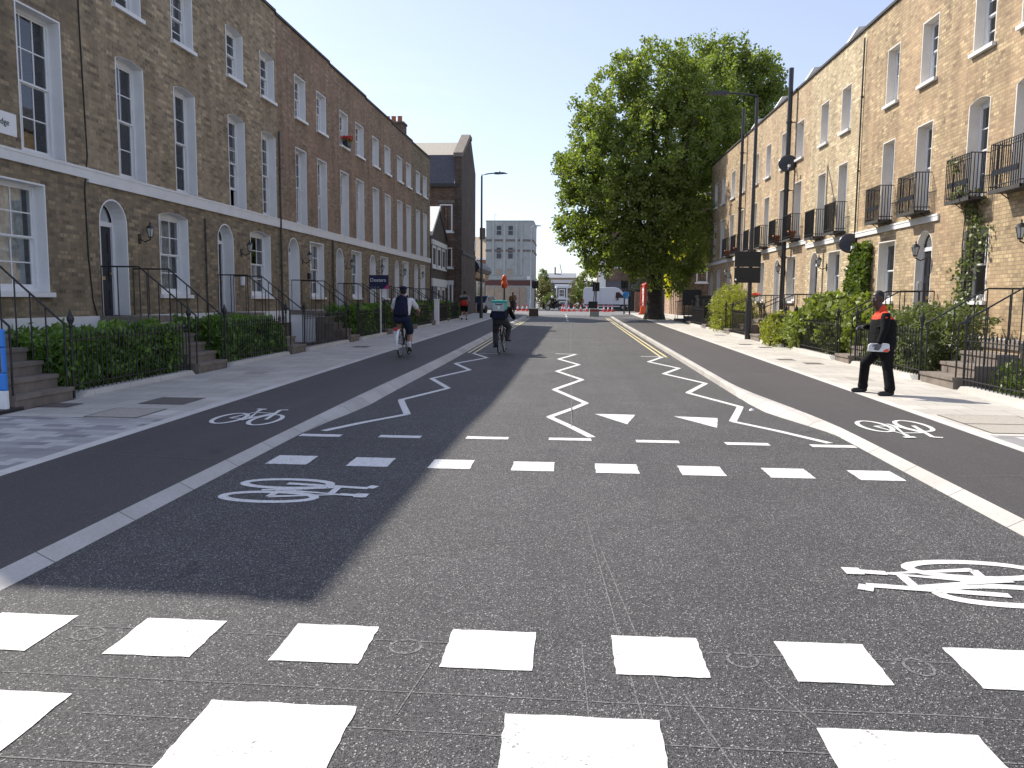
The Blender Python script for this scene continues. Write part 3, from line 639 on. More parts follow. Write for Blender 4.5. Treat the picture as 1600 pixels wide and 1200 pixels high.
Rg = [(17.9,18.95),(22.7,23.8),(27.0,28.12),(31.95,33.1),(36.7,37.8),(41.45,42.6),(46.5,47.44)]
R1_ = [[(16.3,17.2),(18.22,19.07)],[(20.86,21.7),(23.1,23.87)],[(26.7,27.5),(28.8,29.6)],[(31.6,32.5),(33.8,34.6)],[(36.3,37.1),(38.45,39.3)],[(41.2,42.1),(43.4,44.3)],[(45.9,46.8),(48.05,48.85)]]
Rp = [14.4,20.2,25.6,30.6,35.6,40.4,45.2,50.1]
Rb = [('brick_r1','brick_r1'),('brick_r3','brick_r1'),('brick_r2','brick_r2'),('brick_r3','brick_r3'),('brick_r3','brick_r3'),('brick_r3','brick_r1'),('brick_r1','brick_r1')]
Rlab = ['golden brick house at the right edge with single balconies and no white string course',
 'golden brick house behind the walking man, with the climbing plant at its near side',
 'paler cleaned brick house on the right, above the big glossy shrub and ivy cone',
 'buff brick house on the right crossed by the thick black pipe',
 'buff brick house on the right behind the tall lamp column and the black sign backs',
 'second last buff brick house of the right terrace, above the golden conifer',
 'last brick house of the right terrace, beside the dark brick side wall']
Rh = []
def zr_(z): return 1.66+(z-1.66)*qr
for i in range(7):
    gf = [(Rg[i][0]*qr, Rg[i][1]*qr, zr_(1.75), zr_(3.38 if i < 3 else 3.48), dict(cols=2, ru=1, rl=1, curt=(2,2,1,0,1,1,1)[i]))]
    f1 = [(a*qr, b*qr, zr_(4.0 if i < 3 else 4.15), zr_(6.16 if i < 3 else 6.30), dict(cols=2, ru=2, rl=2, dep=.22, curt=(1,2,1,0,1,1,1)[i])) for a, b in R1_[i]]
    f2 = [(a*qr, b*qr, zr_(7.2), zr_(8.7 if i < 2 else 8.58), dict(F2, open=.35 if (i == 1 and j == 1) else 0, curt=(1,1,0,4,1,1,1)[i])) for j, (a, b) in enumerate(R1_[i])]
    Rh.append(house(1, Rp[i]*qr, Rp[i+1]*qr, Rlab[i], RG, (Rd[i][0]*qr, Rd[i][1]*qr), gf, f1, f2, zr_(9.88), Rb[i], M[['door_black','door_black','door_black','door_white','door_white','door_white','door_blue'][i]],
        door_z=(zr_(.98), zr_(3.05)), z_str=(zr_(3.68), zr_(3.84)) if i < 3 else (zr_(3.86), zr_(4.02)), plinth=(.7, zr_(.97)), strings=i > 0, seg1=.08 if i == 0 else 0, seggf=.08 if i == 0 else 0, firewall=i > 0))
# ============================================================ FOLIAGE
def leaf_cloud(P, size, fold=.25, aspect=.5, up=.35, seedv=1):
    """P: (n,3) centres -> numpy verts and quads; each leaf two facets folded on its midrib"""
    r = np.random.default_rng(seedv); n = len(P); P = np.asarray(P)
    d = r.normal(size=(n,3)); d[:,2] += up*r.random(n)*2-.2; d /= np.linalg.norm(d, axis=1)[:,None]
    e = r.normal(size=(n,3)); e -= d*(e*d).sum(1)[:,None]; e /= np.linalg.norm(e, axis=1)[:,None]; f = np.cross(d, e)
    s = (size*(.6+.8*r.random(n)))[:,None]
    a = P-d*s*.5; b = P+d*s*.5; c = P+e*s*aspect*.5+f*s*fold*.3; g = P-e*s*aspect*.5+f*s*fold*.3
    V = np.stack([a,c,b,g], 1).reshape(-1,3); F = np.arange(4*n).reshape(n,4); return V, F
def np_mesh(name, V, F, mat, parent=None, org=(0,0,0)):
    me = bpy.data.meshes.new(name); n = len(F); V = V-np.array(org)
    me.vertices.add(len(V)); me.vertices.foreach_set('co', V.astype(np.float32).ravel())
    k = F.shape[1]; me.loops.add(n*k); me.loops.foreach_set('vertex_index', F.astype(np.int32).ravel())
    me.polygons.add(n); me.polygons.foreach_set('loop_start', np.arange(0,n*k,k,dtype=np.int32)); me.polygons.foreach_set('loop_total', np.full(n,k,dtype=np.int32))
    me.materials.append(mat); me.update(calc_edges=True); me.validate(); o = bpy.data.objects.new(name, me); COL.objects.link(o); o.parent = parent; return o
def sprigs(C, per, rad, r):
    """clusters of leaves round each centre, thinning outwards"""
    C = np.repeat(C, per, 0); d = r.normal(size=C.shape); d /= np.linalg.norm(d, axis=1)[:,None]
    rr_ = (rad if np.isscalar(rad) else np.repeat(rad, per))*r.random(len(C))**.55
    return C+d*(rr_[:,None] if not np.isscalar(rr_) else rr_)
def blob_points(blobs, dens, r, inner=.55, rough=.22):
    out = []
    for (x, y, z, rx, ry, rz) in blobs:
        n = int(dens*4*math.pi*((rx*ry)**1.6/3+(rx*rz)**1.6/3+(ry*rz)**1.6/3)**(1/1.6)); d = r.normal(size=(n,3)); d /= np.linalg.norm(d, axis=1)[:,None]
        rad = inner+(1-inner)*r.random(n)**.45; ph = r.random(3)*6
        wob = 1+rough*(np.sin(d[:,0]*5+ph[0])*np.sin(d[:,1]*5+ph[1])+.6*np.sin(d[:,2]*9+ph[2])*np.cos(d[:,0]*8))
        out.append(np.array([x,y,z])+d*(rad*wob)[:,None]*np.array([rx,ry,rz]))
    return np.concatenate(out)
def tree(name, base, blobs, leafm, label, cat='tree', group=None, trunk_r=.3, dens=2.2, per=26, size=.17, crad=.42, seedv=3, trunk_top=None, forks=9, lean=(0,0)):
    r = np.random.default_rng(seedv); root = empty(name, base, 0, label, cat, group); B = np.array(base)
    C = blob_points(blobs, dens, r); V, F = leaf_cloud(sprigs(C, per, crad, r), size, seedv=seedv, aspect=.75); V = V-B
    np_mesh('crown', V, F, leafm, root)
    m = MB(); tt = trunk_top or (blobs[0][2]-base[2])
    tp = [Vector((lean[0]*t*t, lean[1]*t*t, tt*t)) for t in (0,.06,.15,.35,.6,.8,1)]
    m.tube(tp, [trunk_r*1.55, trunk_r*1.15, trunk_r, trunk_r*.9, trunk_r*.75, trunk_r*.5, trunk_r*.25], 14)
    m.build('trunk', M['bark'], root)
    m = MB()
    for k in range(forks):
        b = blobs[k % len(blobs)]; t0 = .35+.5*(k/forks); s = Vector((lean[0]*t0*t0, lean[1]*t0*t0, tt*t0)); e = Vector(b[:3])-Vector(base)+Vector(r.normal(size=3)*.3*b[3])
        mid = s.lerp(e, .5)+Vector((0,0,-.10*(e-s).length)); pts = [s.lerp(mid, .5), mid, mid.lerp(e,.5)+Vector(r.normal(size=3)*.1*b[3]), e]
        m.tube([s]+pts, [trunk_r*.45,trunk_r*.35,trunk_r*.25,trunk_r*.15,.02], 7)
    if forks: m.build('limbs', M['bark'], root)
    return root
# big street plane tree: blobs read off its outline at its own distance
def B_(px, py, rpx, y, k=1.0, dy=0):
    c = at(px, py, y+dy); r_ = rpx/FPX*y; return (c.x, c.y, c.z, r_, r_*k, r_)
YT = 47.8
bl = [B_(1010,255,95,YT), B_(1075,215,88,YT,1,1), B_(950,275,70,YT,1,-1), B_(965,175,62,YT,1,.5), B_(1025,125,58,YT), B_(1085,150,60,YT,1,1), B_(1095,300,75,YT,1,1.5),
      B_(1000,345,82,YT,1,-.5), B_(915,335,44,YT), B_(1062,372,62,YT,1,-1), B_(948,378,48,YT,1,-1.5), B_(905,265,38,YT,1,1.5), B_(1000,392,36,YT,1,-1), B_(890,355,22,YT,1,-1),
      B_(925,205,34,YT,1,-1), B_(985,110,30,YT), B_(1120,220,55,YT,1,2), B_(893,300,20,YT), B_(1050,425,30,YT,1,-1.8), B_(930,405,22,YT,1,1),B_(884,258,18,YT),B_(1110,380,40,YT,1,2.0)]
tb = (4.95, YT, gz(YT)+PH)
tree('plane_tree', tb, bl, M['leaf_plane'], 'huge bright green street tree with a thick dark trunk on the right pavement', trunk_r=.43, dens=2.7, per=38, size=.165, crad=.38, seedv=5, trunk_top=11, forks=22, lean=(.5,0))
YB = 62
bl = [B_(1120,150,70,YB), B_(1085,105,42,YB), B_(1165,140,52,YB), B_(1190,120,34,YB), B_(1140,95,34,YB), B_(1120,220,60,YB), B_(1160,200,45,YB), B_(1205,160,24,YB), B_(1100,300,60,YB,1,1), B_(1175,100,24,YB)]
tree('plane_tree', (11.5, YB, gz(YB)), bl, M['leaf_plane'], 'taller darker tree rising behind the big street tree and the right terrace', trunk_r=.5, dens=1.9, per=34, size=.2, crad=.5, seedv=8, trunk_top=16, forks=12)
for (px, py, rp, y, lm, lab, sd, gx) in ((850,452,14,116,'leaf_brown','brownish small tree beyond the junction, just right of the grey building',11,0),
    (858,464,7,112,'leaf_dark','low dark green tree left of the grey and white villa',12,0), (849,432,9,140,'leaf_dark','faint thin tree top above the brownish tree',17,0),
    (907,452,15,116,'leaf_brown','yellow green tree right of the grey and white villa',13,0), (925,440,21,108,'leaf_dark','dark green tree just above the white van roof',14,0)):
    c = at(px, py, y); rm = rp/FPX*y
    tree('distant_tree', (c.x, y, gz(y)), [(c.x,y,c.z,rm,rm,rm*1.1),(c.x-rm*.55,y+.5,c.z-rm*.7,rm*.7,rm*.7,rm*.7),(c.x+rm*.6,y,c.z-rm*.6,rm*.65,rm*.65,rm*.7),(c.x+.1,y,c.z-rm*1.3,rm*.7,rm*.7,rm*.8)], M[lm], lab, group='trees beyond the junction', trunk_r=.16, dens=3, per=18, size=.22, crad=.4, seedv=sd, forks=5)
def shrub(name, blobs, mat, label, cat='shrub', group=None, dens=28, per=7, size=.10, crad=.13, seedv=1, stems=6, base=None, aspect=.5, ground_z=None):
    r = np.random.default_rng(seedv); b0 = blobs[0]; gzv = gz(b0[1])+PH-.03 if ground_z is None else ground_z; org = np.array((b0[0], b0[1], gzv)) if base is None else np.array(base)
    root = empty(name, tuple(org), 0, label, cat, group)
    C = blob_points(blobs, dens, r, .6, .16); C = C[C[:,2] > org[2]+.03]
    V, F = leaf_cloud(sprigs(C, per, crad, r), size, seedv=seedv, aspect=aspect); np_mesh('foliage', V-org, F, mat, root)
    if stems:
        m = MB()
        for k in range(stems):
            b = blobs[k % len(blobs)]; e = Vector(b[:3])-Vector(org)+Vector(r.normal(size=3)*.3*b[3]); s = Vector((r.normal()*.1, r.normal()*.1, 0)); s += Vector((e.x*.7, e.y*.7, 0))
            m.tube([s, s.lerp(e,.5)+Vector(r.normal(size=3)*.05), e], [.022,.016,.006], 5)
        m.build('stems', M['bark'], root)
    return root
def box_points(x0, x1, y0, y1, z0, z1, n, r, edge=.5):
    P = r.random((n,3)); k = r.random(n) < edge; ax = r.integers(0,3,n); sd = r.integers(0,2,n)
    for a in range(3):
        s = k & (ax == a); P[s,a] = np.where((sd[s] == 1) | (a == 2), 1-.12*r.random(s.sum()), .12*r.random(s.sum()))
    return P*np.array([x1-x0,y1-y0,z1-z0])+np.array([x0,y0,z0])
def hedge(ya, yb, label, h=.90, seedv=1, dens=330, wid=1.15, size=.115):
    r = np.random.default_rng(seedv); yc = (ya+yb)/2; org = np.array((rl(yc)-.55, yc, gz(yc)+PH-.03)); root = empty('hedge', tuple(org), 0, label, 'hedge', 'clipped laurel hedges along the left railings')
    n = int((yb-ya)*dens); P = box_points(0, 1, ya, yb, 0, 1, n, r, .72)
    x0 = rl(P[:,1])-wid-.08; bulge = .10*np.sin(P[:,1]*2.3+seedv)+.06*np.sin(P[:,1]*7+1); P[:,0] = x0+P[:,0]*(wid+.0+bulge*.5)
    P[:,2] = org[2]+.05+P[:,2]*(h-.05+.07*np.sin(P[:,1]*3.1+seedv)+.05*np.sin(P[:,0]*9+P[:,1]*5))
    V, F = leaf_cloud(sprigs(P, 9, .12, r), size, seedv=seedv, aspect=.42, up=.9); np_mesh('foliage', V-org, F, M['leaf_laurel'], root)
    m = MB()
    for k in range(int((yb-ya)*2.2)):
        y = ya+.2+(yb-ya-.4)*r.random(); x = rl(y)-wid*.5+r.normal()*.15; s = Vector((x,y,org[2]))-Vector(org)
        m.tube([s, s+Vector((r.normal()*.08,r.normal()*.08,h*.5)), s+Vector((r.normal()*.15,r.normal()*.15,h*.9))], [.02,.014,.006], 5)
    m.build('stems', M['bark'], root); return root
hedge(10.85,14.1,'nearest laurel hedge on the left, behind railings below the black arched door',seedv=21,dens=420)
hedge(15.75,18.85,'second laurel hedge on the left, between two flights of steps',seedv=22,dens=380)
hedge(25.0,28.1,'third laurel hedge on the left, just before the dark blue sale board post',seedv=23,size=.13,dens=240,h=1.0)
hedge(29.3,32.2,'fourth laurel hedge on the left, behind the riding man in a white shirt',seedv=24,size=.13,dens=220,h=1.0)
hedge(33.4,36.2,'fifth laurel hedge on the left, next to the white gate post',seedv=25,size=.14,dens=200,h=1.0)
hedge(40.8,44.2,'farthest laurel hedge on the left, in front of the small gabled house',seedv=26,size=.15,dens=180,h=.95)
def Z(y, z): return gz(y)+PH+z
shrub('shrub', [(7.15,22.5,1.05,.75,1.1,.85),(7.3,21.0,1.0,.85,1.15,.85),(6.85,23.3,.8,.75,.8,.75),(7.35,20.0,.85,.7,.7,.75),(6.5,22.9,.95,.42,.8,.5),(6.9,21.8,1.45,.6,.9,.45)], M['leaf_glossy'],
      'large glossy green shrub swelling over the right railings below the pale house', dens=42, per=7, size=.16, crad=.14, seedv=31, aspect=.55)
shrub('shrub', [(6.35,24.9,.75,.5,.75,.65),(6.2,24.4,.55,.42,.5,.5),(6.5,25.6,.7,.45,.5,.6)], M['leaf_gold'], 'small rounded golden green shrub at the near foot of the black lamp column', dens=70, per=7, size=.085, crad=.09, seedv=32)
shrub('shrub', [(7.2,16.6,1.0,.75,1.1,.7),(7.0,17.6,.9,.6,.7,.6),(7.5,15.9,1.05,.55,.7,.62),(6.75,16.4,.75,.4,.9,.55),(7.4,17.3,1.25,.5,.6,.4)], M['leaf_olive'],
      'grey green bush behind the railings right of the walking man', dens=52, per=7, size=.11, crad=.13, seedv=33, aspect=.38)
shrub('shrub', [(6.9,18.25,.75,.38,.35,.6),(6.75,18.1,.4,.3,.25,.35)], M['leaf_olive'], 'narrow yellow green bush between the walking man and the glossy shrub', dens=60, per=7, size=.085, crad=.1, seedv=39)
shrub('shrub', [(7.4,12.7,.45,.7,1.0,.4),(7.2,11.8,.4,.5,.6,.35)], M['leaf_ivy'], 'low green bush behind the nearest right railings', dens=50, per=7, size=.09, crad=.12, seedv=34)
shrub('conifer', [(6.75,34.2,1.55,.85,1.5,.85),(6.6,33.0,1.0,.8,1.1,.85),(6.9,35.6,1.3,.75,1.1,.85),(6.45,34.0,.75,.6,1.3,.6)], M['leaf_gold'], 'big feathery golden conifer bulging over the right pavement edge', 'conifer', dens=40, per=7, size=.13, crad=.15, seedv=35, aspect=.25)
shrub('shrub', [(6.9,37.2,.9,.7,.6,.45),(7.2,38.2,.7,.6,.6,.4)], M['leaf_dark'], 'dark low shrub on the far side of the golden conifer', dens=30, per=6, size=.13, crad=.15, seedv=36)
# climbers on the right facade
def climber(y0, y1, zs, mat, label, seedv, size=.09, n=900, th=.22, shape='cone', per=5, trunk=None):
    r = np.random.default_rng(seedv); yc = (y0+y1)/2; X = 8.4-.0135*yc; org = np.array((X-.12, yc, gz(yc)+PH-.03)); root = empty('wall_climber', tuple(org), 0, label, 'climber')
    t = r.random(n)**1.1; z = zs[0]+(zs[1]-zs[0])*t; hw = (y1-y0)/2
    if shape == 'cone':
        w = hw*(1-.8*t); y = yc+w*(r.random(n)*2-1); arm = r.random(n) < .35; y = np.where(arm & (t > .5), yc-hw*.5+.12*r.normal(size=n), y)
    else:
        y = yc+hw*(np.sin(t*7)*.5+.45*r.normal(size=n)); z = z+.1*r.normal(size=n)
    x = X-.02-th*r.random(n)*(1.1-.6*t); P = np.stack([x,y,z],1)
    V, F = leaf_cloud(sprigs(P, per, .09, r), size, seedv=seedv, aspect=.8); np_mesh('foliage', V-org, F, mat, root)
    m = MB()
    for k in range(7):
        yy = yc+hw*.5*r.normal()*.5; m.tube([(.06,(yy-yc)*.3,0),(.08,(yy-yc)*.8,zs[0]+.3),(.09,(yy-yc)*1.1,zs[0]+(zs[1]-zs[0])*.5),(.10,yy-yc,zs[1]*.93)], [.03,.02,.014,.006], 5)
    m.build('stems', M['bark'], root); return root
climber(21.9,24.6,(.6,3.3),M['leaf_ivy'],'ivy climbing in a cone up the pale brick wall behind the glossy shrub',41,size=.10,n=1500,th=.26)
climber(16.6,17.6,(1.3,3.9),M['leaf_olive'],'sparse climbing rose on the golden brick wall beside the arched door',42,size=.075,n=300,th=.14,shape='loose',per=3)
# ============================================================ IRON RAILINGS AND STEPS
def railing(side, ya, yb, label, group, h=.98, step=.115, posts=True, stone=True):
    f = rl if side < 0 else rr; yc = (ya+yb)/2; org = Vector((f(yc), yc, gz(yc)+PH)); root = empty('iron_railing', org, 0, label, 'railing', group)
    base = lambda y: gz(y)+PH+(.085 if stone else 0)
    m = MB(); n = max(2, int((yb-ya)/step))
    for k in range(1, n):
        y = ya+(yb-ya)*k/n; x = f(y); b = Vector((x,y,base(y)))-org; m.tube([b, b+Vector((0,0,h-.22))], .0095, 6, cap=False)
        m.lathe([(.0095,0),(.017,.025),(.015,.05),(.001,.13)], b+Vector((0,0,h-.22)), 6)
    m.build('bars', M['blackmetal'], root)
    for zz in (h-.24, .10):
        m = MB()
        A = Vector((f(ya),ya,base(ya)+zz))-org; Bv = Vector((f(yb),yb,base(yb)+zz))-org
        m.add([A+Vector((-.02,0,-.006)),A+Vector((.02,0,-.006)),A+Vector((.02,0,.008)),A+Vector((-.02,0,.008)),Bv+Vector((-.02,0,-.006)),Bv+Vector((.02,0,-.006)),Bv+Vector((.02,0,.008)),Bv+Vector((-.02,0,.008))], [(0,1,2,3),(7,6,5,4),(0,4,5,1),(1,5,6,2),(2,6,7,3),(3,7,4,0)])
        m.build('rail', M['blackmetal'], root)
    if posts:
        for y in (ya, yb):
            p = MB(); b = Vector((f(y),y,gz(y)+PH))-org; p.tube([b, b+Vector((0,0,h+.02))], .02, 8)
            p.lathe([(.02,0),(.034,.02),(.022,.05),(.045,.10),(.05,.14),(.03,.19),(.002,.27)], b+Vector((0,0,h+.02)), 10); p.build('post', M['blackmetal'], root)
    if stone:
        m = MB(); A = Vector((f(ya)-.11,ya,gz(ya)+PH-.02))-org; Bv = Vector((f(yb)-.11,yb,gz(yb)+PH-.02))-org; X = Vector((.22,0,0)); Zs = Vector((0,0,.105)); e = Vector((0,.15,0)); 
        m.add([A,A+X,Bv+X,Bv,A+Zs+e,A+X+Zs+e,Bv+X+Zs-e,Bv+Zs-e], [(0,3,2,1),(4,5,6,7),(0,1,5,4),(1,2,6,5),(2,3,7,6),(3,0,4,7)]); m.build('plinth_stone', M['edging'], root)
    return root
GL = 'iron railings along the left front gardens'; GR = 'iron railings along the right front gardens'
railing(-1,10.85,14.2,'black spear railing in front of the nearest left hedge',GL)
railing(-1,15.65,18.9,'black spear railing in front of the second left hedge',GL)
railing(-1,20.15,23.7,'black spear railing on the left with white steps and no hedge behind it',GL)
railing(-1,24.95,28.2,'black spear railing by the dark blue sale board on the left',GL)
railing(-1,29.25,32.3,'black spear railing beside the riding man in the white shirt',GL)
railing(-1,33.4,36.3,'black spear railing ending at the white gate post on the left',GL)
railing(-1,37.7,40.4,'dark railing just beyond the white gate post on the left',GL)
railing(-1,40.7,44.4,'farthest black railing on the left, before the gabled house',GL)
railing(1,11.0,13.55,'nearest right railing, seen against low green plants',GR)
railing(1,15.15,18.35,'black railing directly behind the walking man',GR)
railing(1,19.55,22.9,'black railing half covered by the large glossy shrub',GR)
railing(1,23.9,26.4,'black railing behind the small golden green shrub',GR)
railing(1,28.2,31.0,'black railing just beyond the black lamp column',GR)
railing(1,32.2,35.8,'black railing under the golden conifer',GR)
railing(1,37.0,40.0,'farthest black railing on the right side',GR)
def steps(side, y0, y1, zt, label, group, landing=.8, white=False):
    f = rl if side < 0 else rr; yc = (y0+y1)/2; xf = (-9.2+.0275*yc) if side < 0 else (8.4-.0135*yc); s = 1 if side < 0 else -1
    gap = abs(f(yc)-xf); g0 = gz(yc)+PH; org = Vector((xf, yc, g0)); root = empty('front_steps', org, 0, label, 'steps', group)
    n = max(3, round((zt-g0)/.18)); run = (gap+.06-landing)/(n-1) if n > 1 else .3; a, b = y0-yc, y1-yc; m = MB()
    def bx(d0, d1, zz0, zz1, ya=a, yb_=b, mm=None):
        xs = sorted((s*d0, s*d1)); (mm or m).box(xs[0], xs[1], ya, yb_, zz0, zz1)
    for k in range(n-1):
        z = (zt-g0)*(k+1)/n; d = gap+.08-k*run
        bx(d-run, d+.015, z-.055, z); bx(d-run, d-.01, -.06 if k == 0 else z-(zt-g0)/n-.0, z-.055, a+.01, b-.01)
        if k: bx(d-run, d-.01, -.06, z-(zt-g0)/n, a+.02, b-.02)
    bx(0, landing+.02, zt-g0-.12, zt-g0); m.build('stair', M['stepstone'], root)
    w = MB(); bx(.02, landing-.02, -.06, zt-g0-.121, a+.03, b-.03, w)
    w.build('side_wall', M['white' if white else 'stucco' if side < 0 else 'brick_r3'], root)
    H = .92; top = gap+.02
    for yy in (a+.05, b-.05):
        p = MB(); zl0 = zt-g0; P0 = (s*.05, yy, zl0+H); P1 = (s*(landing-.02), yy, zl0+H); P2 = (s*top, yy, .95+.12); 
        p.tube([P0, P1, ((P1[0]+P2[0])/2, yy, (P1[2]+P2[2])/2), P2], .016, 6)
        for t in (.06, .45, .98): p.tube([(s*landing*t, yy, zl0), (s*landing*t, yy, zl0+H)], .011, 6)
        for k in range(1, n-1, 1):
            d = gap+.08-(k+.5)*run; z = (zl0)*(k+1)/n; t = (d-landing)/(top-landing); p.tube([(s*d, yy, z), (s*d, yy, P1[2]+(P2[2]-P1[2])*t)], .011, 6)
        p.tube([(s*top, yy, 0), (s*top, yy, 1.07)], .014, 6)
        p.build('handrail', M['blackmetal'], root)
    return root
SL = 'front steps on the left side'; SR = 'front steps on the right side'
zt_l = zl_(1.28); zt_r = zr_(.98)
for i, (a, b, lab) in enumerate(((9.55,10.75,'brown stone steps at the left edge beside the blue plastic barrier'),(14.35,15.55,'stone steps with black handrails up to the black arched door'),
    (19.05,20.05,'steps with white side wall beyond the second left hedge'),(23.85,24.85,'stone steps on the left between bare railing and third hedge'),(28.3,29.15,'steps behind the sale board post, leading to the white door'),
    (32.4,33.3,'steps on the left behind the rear of the white shirted rider'),(36.4,37.4,'steps on the left just beyond the white gate post'),(40.45,41.2,'farthest flight of steps on the left'))):
    steps(-1, a, b, zt_l, lab, SL, white=(i in (2,3)))
for a, b, lab in ((13.7,14.95,'sandy stone steps at the right edge between two railings'),(18.5,19.4,'stone steps just left of the walking man, behind the railing'),(26.55,27.9,'steps beside the black lamp column'),
    (31.1,32.1,'steps with pale side wall beyond the lamp column'),(35.9,36.9,'steps beyond the golden conifer'),(40.1,41.2,'steps second from the far end on the right'),(44.6,45.7,'farthest flight of steps on the right')):
    steps(1, a, b, zt_r, lab, SR)
# ============================================================ BALCONIES (right side) and wall fittings
def balcony(ya, yb, zb, zt, label, ornate=False, pots=0):
    ym = (ya+yb)/2; X = 8.4-.0135*ym; root = empty('balcony', (X, ym, zb), 0, label, 'balcony', 'black iron balconies on the right terrace')
    w = (yb-ya)/2+.12; d = .34; h = zt-zb; m = MB(); m.box(-d, 0, -w, w, -.05, 0); m.box(-d-.01, -d+.03, -w, w, -.07, .0); m.build('floor', M['lead'], root)
    m = MB()
    for z in (.07, h-.01): MB().tube([(0,-w,z),(-d,-w,z),(-d,w,z),(0,w,z)], .011, 5).build('rail', M['blackmetal'], root)
    m = MB(); nb = 14
    for k in range(nb+1): m.tube([(-d,-w+2*w*k/nb,.0),(-d,-w+2*w*k/nb,h)], .0105, 5, cap=False)
    for yy in (-w, w):
        for k in range(1,5): m.tube([(-d*k/5,yy,0),(-d*k/5,yy,h)], .0105, 5, cap=False)
    if ornate:
        for k in range(nb):
            y = -w+2*w*(k+.5)/nb; m.torus((-d,y,h-.09), .035, .006, 0, 10, 4)
        m.box(-d-.006, -d+.006, -w*.8, w*.8, h*.30, h*.42)
    m.build('bars', M['blackmetal'], root); 
    for yy in (-w*.8, w*.8): MB().tube([(-d*.5,yy,-.05),(-.01,yy,-.16)], .01, 5).build('bracket', M['blackmetal'], root)
    for j in range(pots):
        p = MB(); py = -w*.5+j*w*.9; p.lathe([(.10,0),(.14,.22),(.155,.22),(.155,.27),(.12,.27)], (0,0,0), 12); po = p.build('flower_pot', M['terracotta'])
        po.location = (X-.22, ym+py, zb+.002); tag(po, ['terracotta pot on %s', 'far terracotta pot on %s'][j] % label.replace('small black iron ',''), 'pot', 'terracotta pots on the balconies')
    return root
blab = ['balcony at the right picture edge','balcony above the near ground floor sash window','balcony right of the two dishes, above the arched door','balcony above the walking man',
 'pair balcony over the ivy cone','pair balcony left of the ivy cone','balcony just right of the thick pipe','balcony just left of the thick pipe','fifth house near balcony','fifth house far balcony','sixth house near balcony','sixth house far balcony']
k_ = 0
for i in range(6):
    for j, (a, b) in enumerate(R1_[i]):
        zb = zr_(4.0 if i < 3 else 4.15)-.02
        nm = blab[k_]; balcony(a*qr, b*qr, zb, zb+.86, 'small black iron '+nm, ornate=i < 2, pots=[0,0,0,1,2,1,0][i] if i != 4 else 0); k_ += 1
# plant trailing through one balcony
c = R1_[0][1]; shrub('balcony_plant', [(7.86,(c[0]+.2)*qr,3.95,.12,.22,.12),(7.82,(c[0]+.55)*qr,4.5,.10,.2,.2),(7.9,(c[1]-.2)*qr,3.9,.12,.2,.12)], M['leaf_olive'], 'straggly plant in the balcony above the near sash window', 'plant', dens=60, per=4, size=.07, crad=.08, seedv=51, stems=4, base=(8.0,(c[0]+.4)*qr,3.8))
def dish(px, py, y, r_, label):
    X = 8.4-.0135*y; c = at(px, py, y-.2); root = empty('satellite_dish', (X, y, c.z), 0, label, 'satellite dish', 'satellite dishes on the right terrace')
    m = MB(); R = Matrix.Rotation(math.radians(-68), 3, Vector((1,0,0))) @ Matrix.Identity(3); R = Matrix.Rotation(math.radians(-12), 3, 'Z') @ Matrix.Rotation(math.radians(72), 3, 'X')
    off = Vector((c.x-X, c.y-y, 0)); m.lathe([(.001,.045),(r_*.5,.033),(r_*.9,.008),(r_,0),(r_,-.008),(r_*.5,.022),(.001,.035)], off, 24, 0, R); m.build('reflector', M['polemetal'], root)
    m = MB(); m.tube([(0,0,-.1),(-.12,0,-.1),(off.x*.9,off.y*.8,-.02)], .018, 6); m.box(-.03,0,-.06,.06,-.2,0); m.build('arm', M['polemetal'], root)
    m = MB(); m.tube([off+Vector((0,.02,-r_*.8)), off+Vector((-.05,-.38,-r_*.5))], .01, 5); m.box(off.x-.09,off.x-.02,off.y-.45,off.y-.36,-r_*.6,-r_*.35); m.build('receiver', M['coneref'], root)
dish(1328,380,23.8,.30,'dark satellite dish low on the wall above the ivy'); dish(1231,255,30.2,.33,'dark satellite dish high beside the thick black pipe')
def pipe(side, y, z0, z1, r_, label, off=.10, mat='polemetal', name='vent_pipe', cat='pipe', collars=(.3,.55,.8)):
    X = (-9.2+.0275*y+off) if side < 0 else (8.4-.0135*y-off); root = empty(name, (X,y,z0), 0, label, cat)
    m = MB(); m.tube([(0,0,0),(0,0,(z1-z0)*.5),(0,0,z1-z0)], r_, 10); m.build('tube', M[mat], root)
    for t in collars: m = MB(); m.lathe([(r_*1.35,0),(r_*1.35,.07)], (0,0,(z1-z0)*t), 10); m.box(-.0,off if side > 0 else .001,-.02,.02,(z1-z0)*t+.02,(z1-z0)*t+.05); m.build('collar', M[mat], root)
    return root
pipe(1, 30.25, .4, 10.05, .085, 'thick black pipe on the right terrace rising above the roof line', .22)
pipe(1, 37.9, .5, 10.4, .07, 'slimmer black pipe left of the lamp column, rising above the roof', .2)
pipe(1, 23.65, .9, 9.0, .022, 'thin dark downpipe on the pale brick house', .05, name='downpipe')
pipe(-1, 25.17*q, .9, zl_(6.9), .03, 'thin dark downpipe between third and fourth left house', .06, name='downpipe')
pipe(-1, 30.3*q, .9, zl_(3.9), .03, 'thin dark downpipe between fourth and fifth left house', .06, name='downpipe')
pipe(-1, 20.2*q, 1.3, zl_(3.7), .018, 'short rusty pipe line between second and third left house', .03, 'lead', name='downpipe')
m = MB(); fx_ = lambda y: -9.2+.0275*y+.012
m.tube([(fx_(14.15),14.15,9.5),(fx_(14.16),14.16,6.5),(fx_(14.22),14.22,4.2),(fx_(14.1),14.1,3.6),(fx_(14.12),14.12,2.4),(fx_(14.2),14.2,1.6),(fx_(14.4),14.4,1.05)], .012, 5); o = m.build('wall_cable', M['dark']); tag(o, 'thin black cable hanging down the brown brick left of the arched door', 'cable')
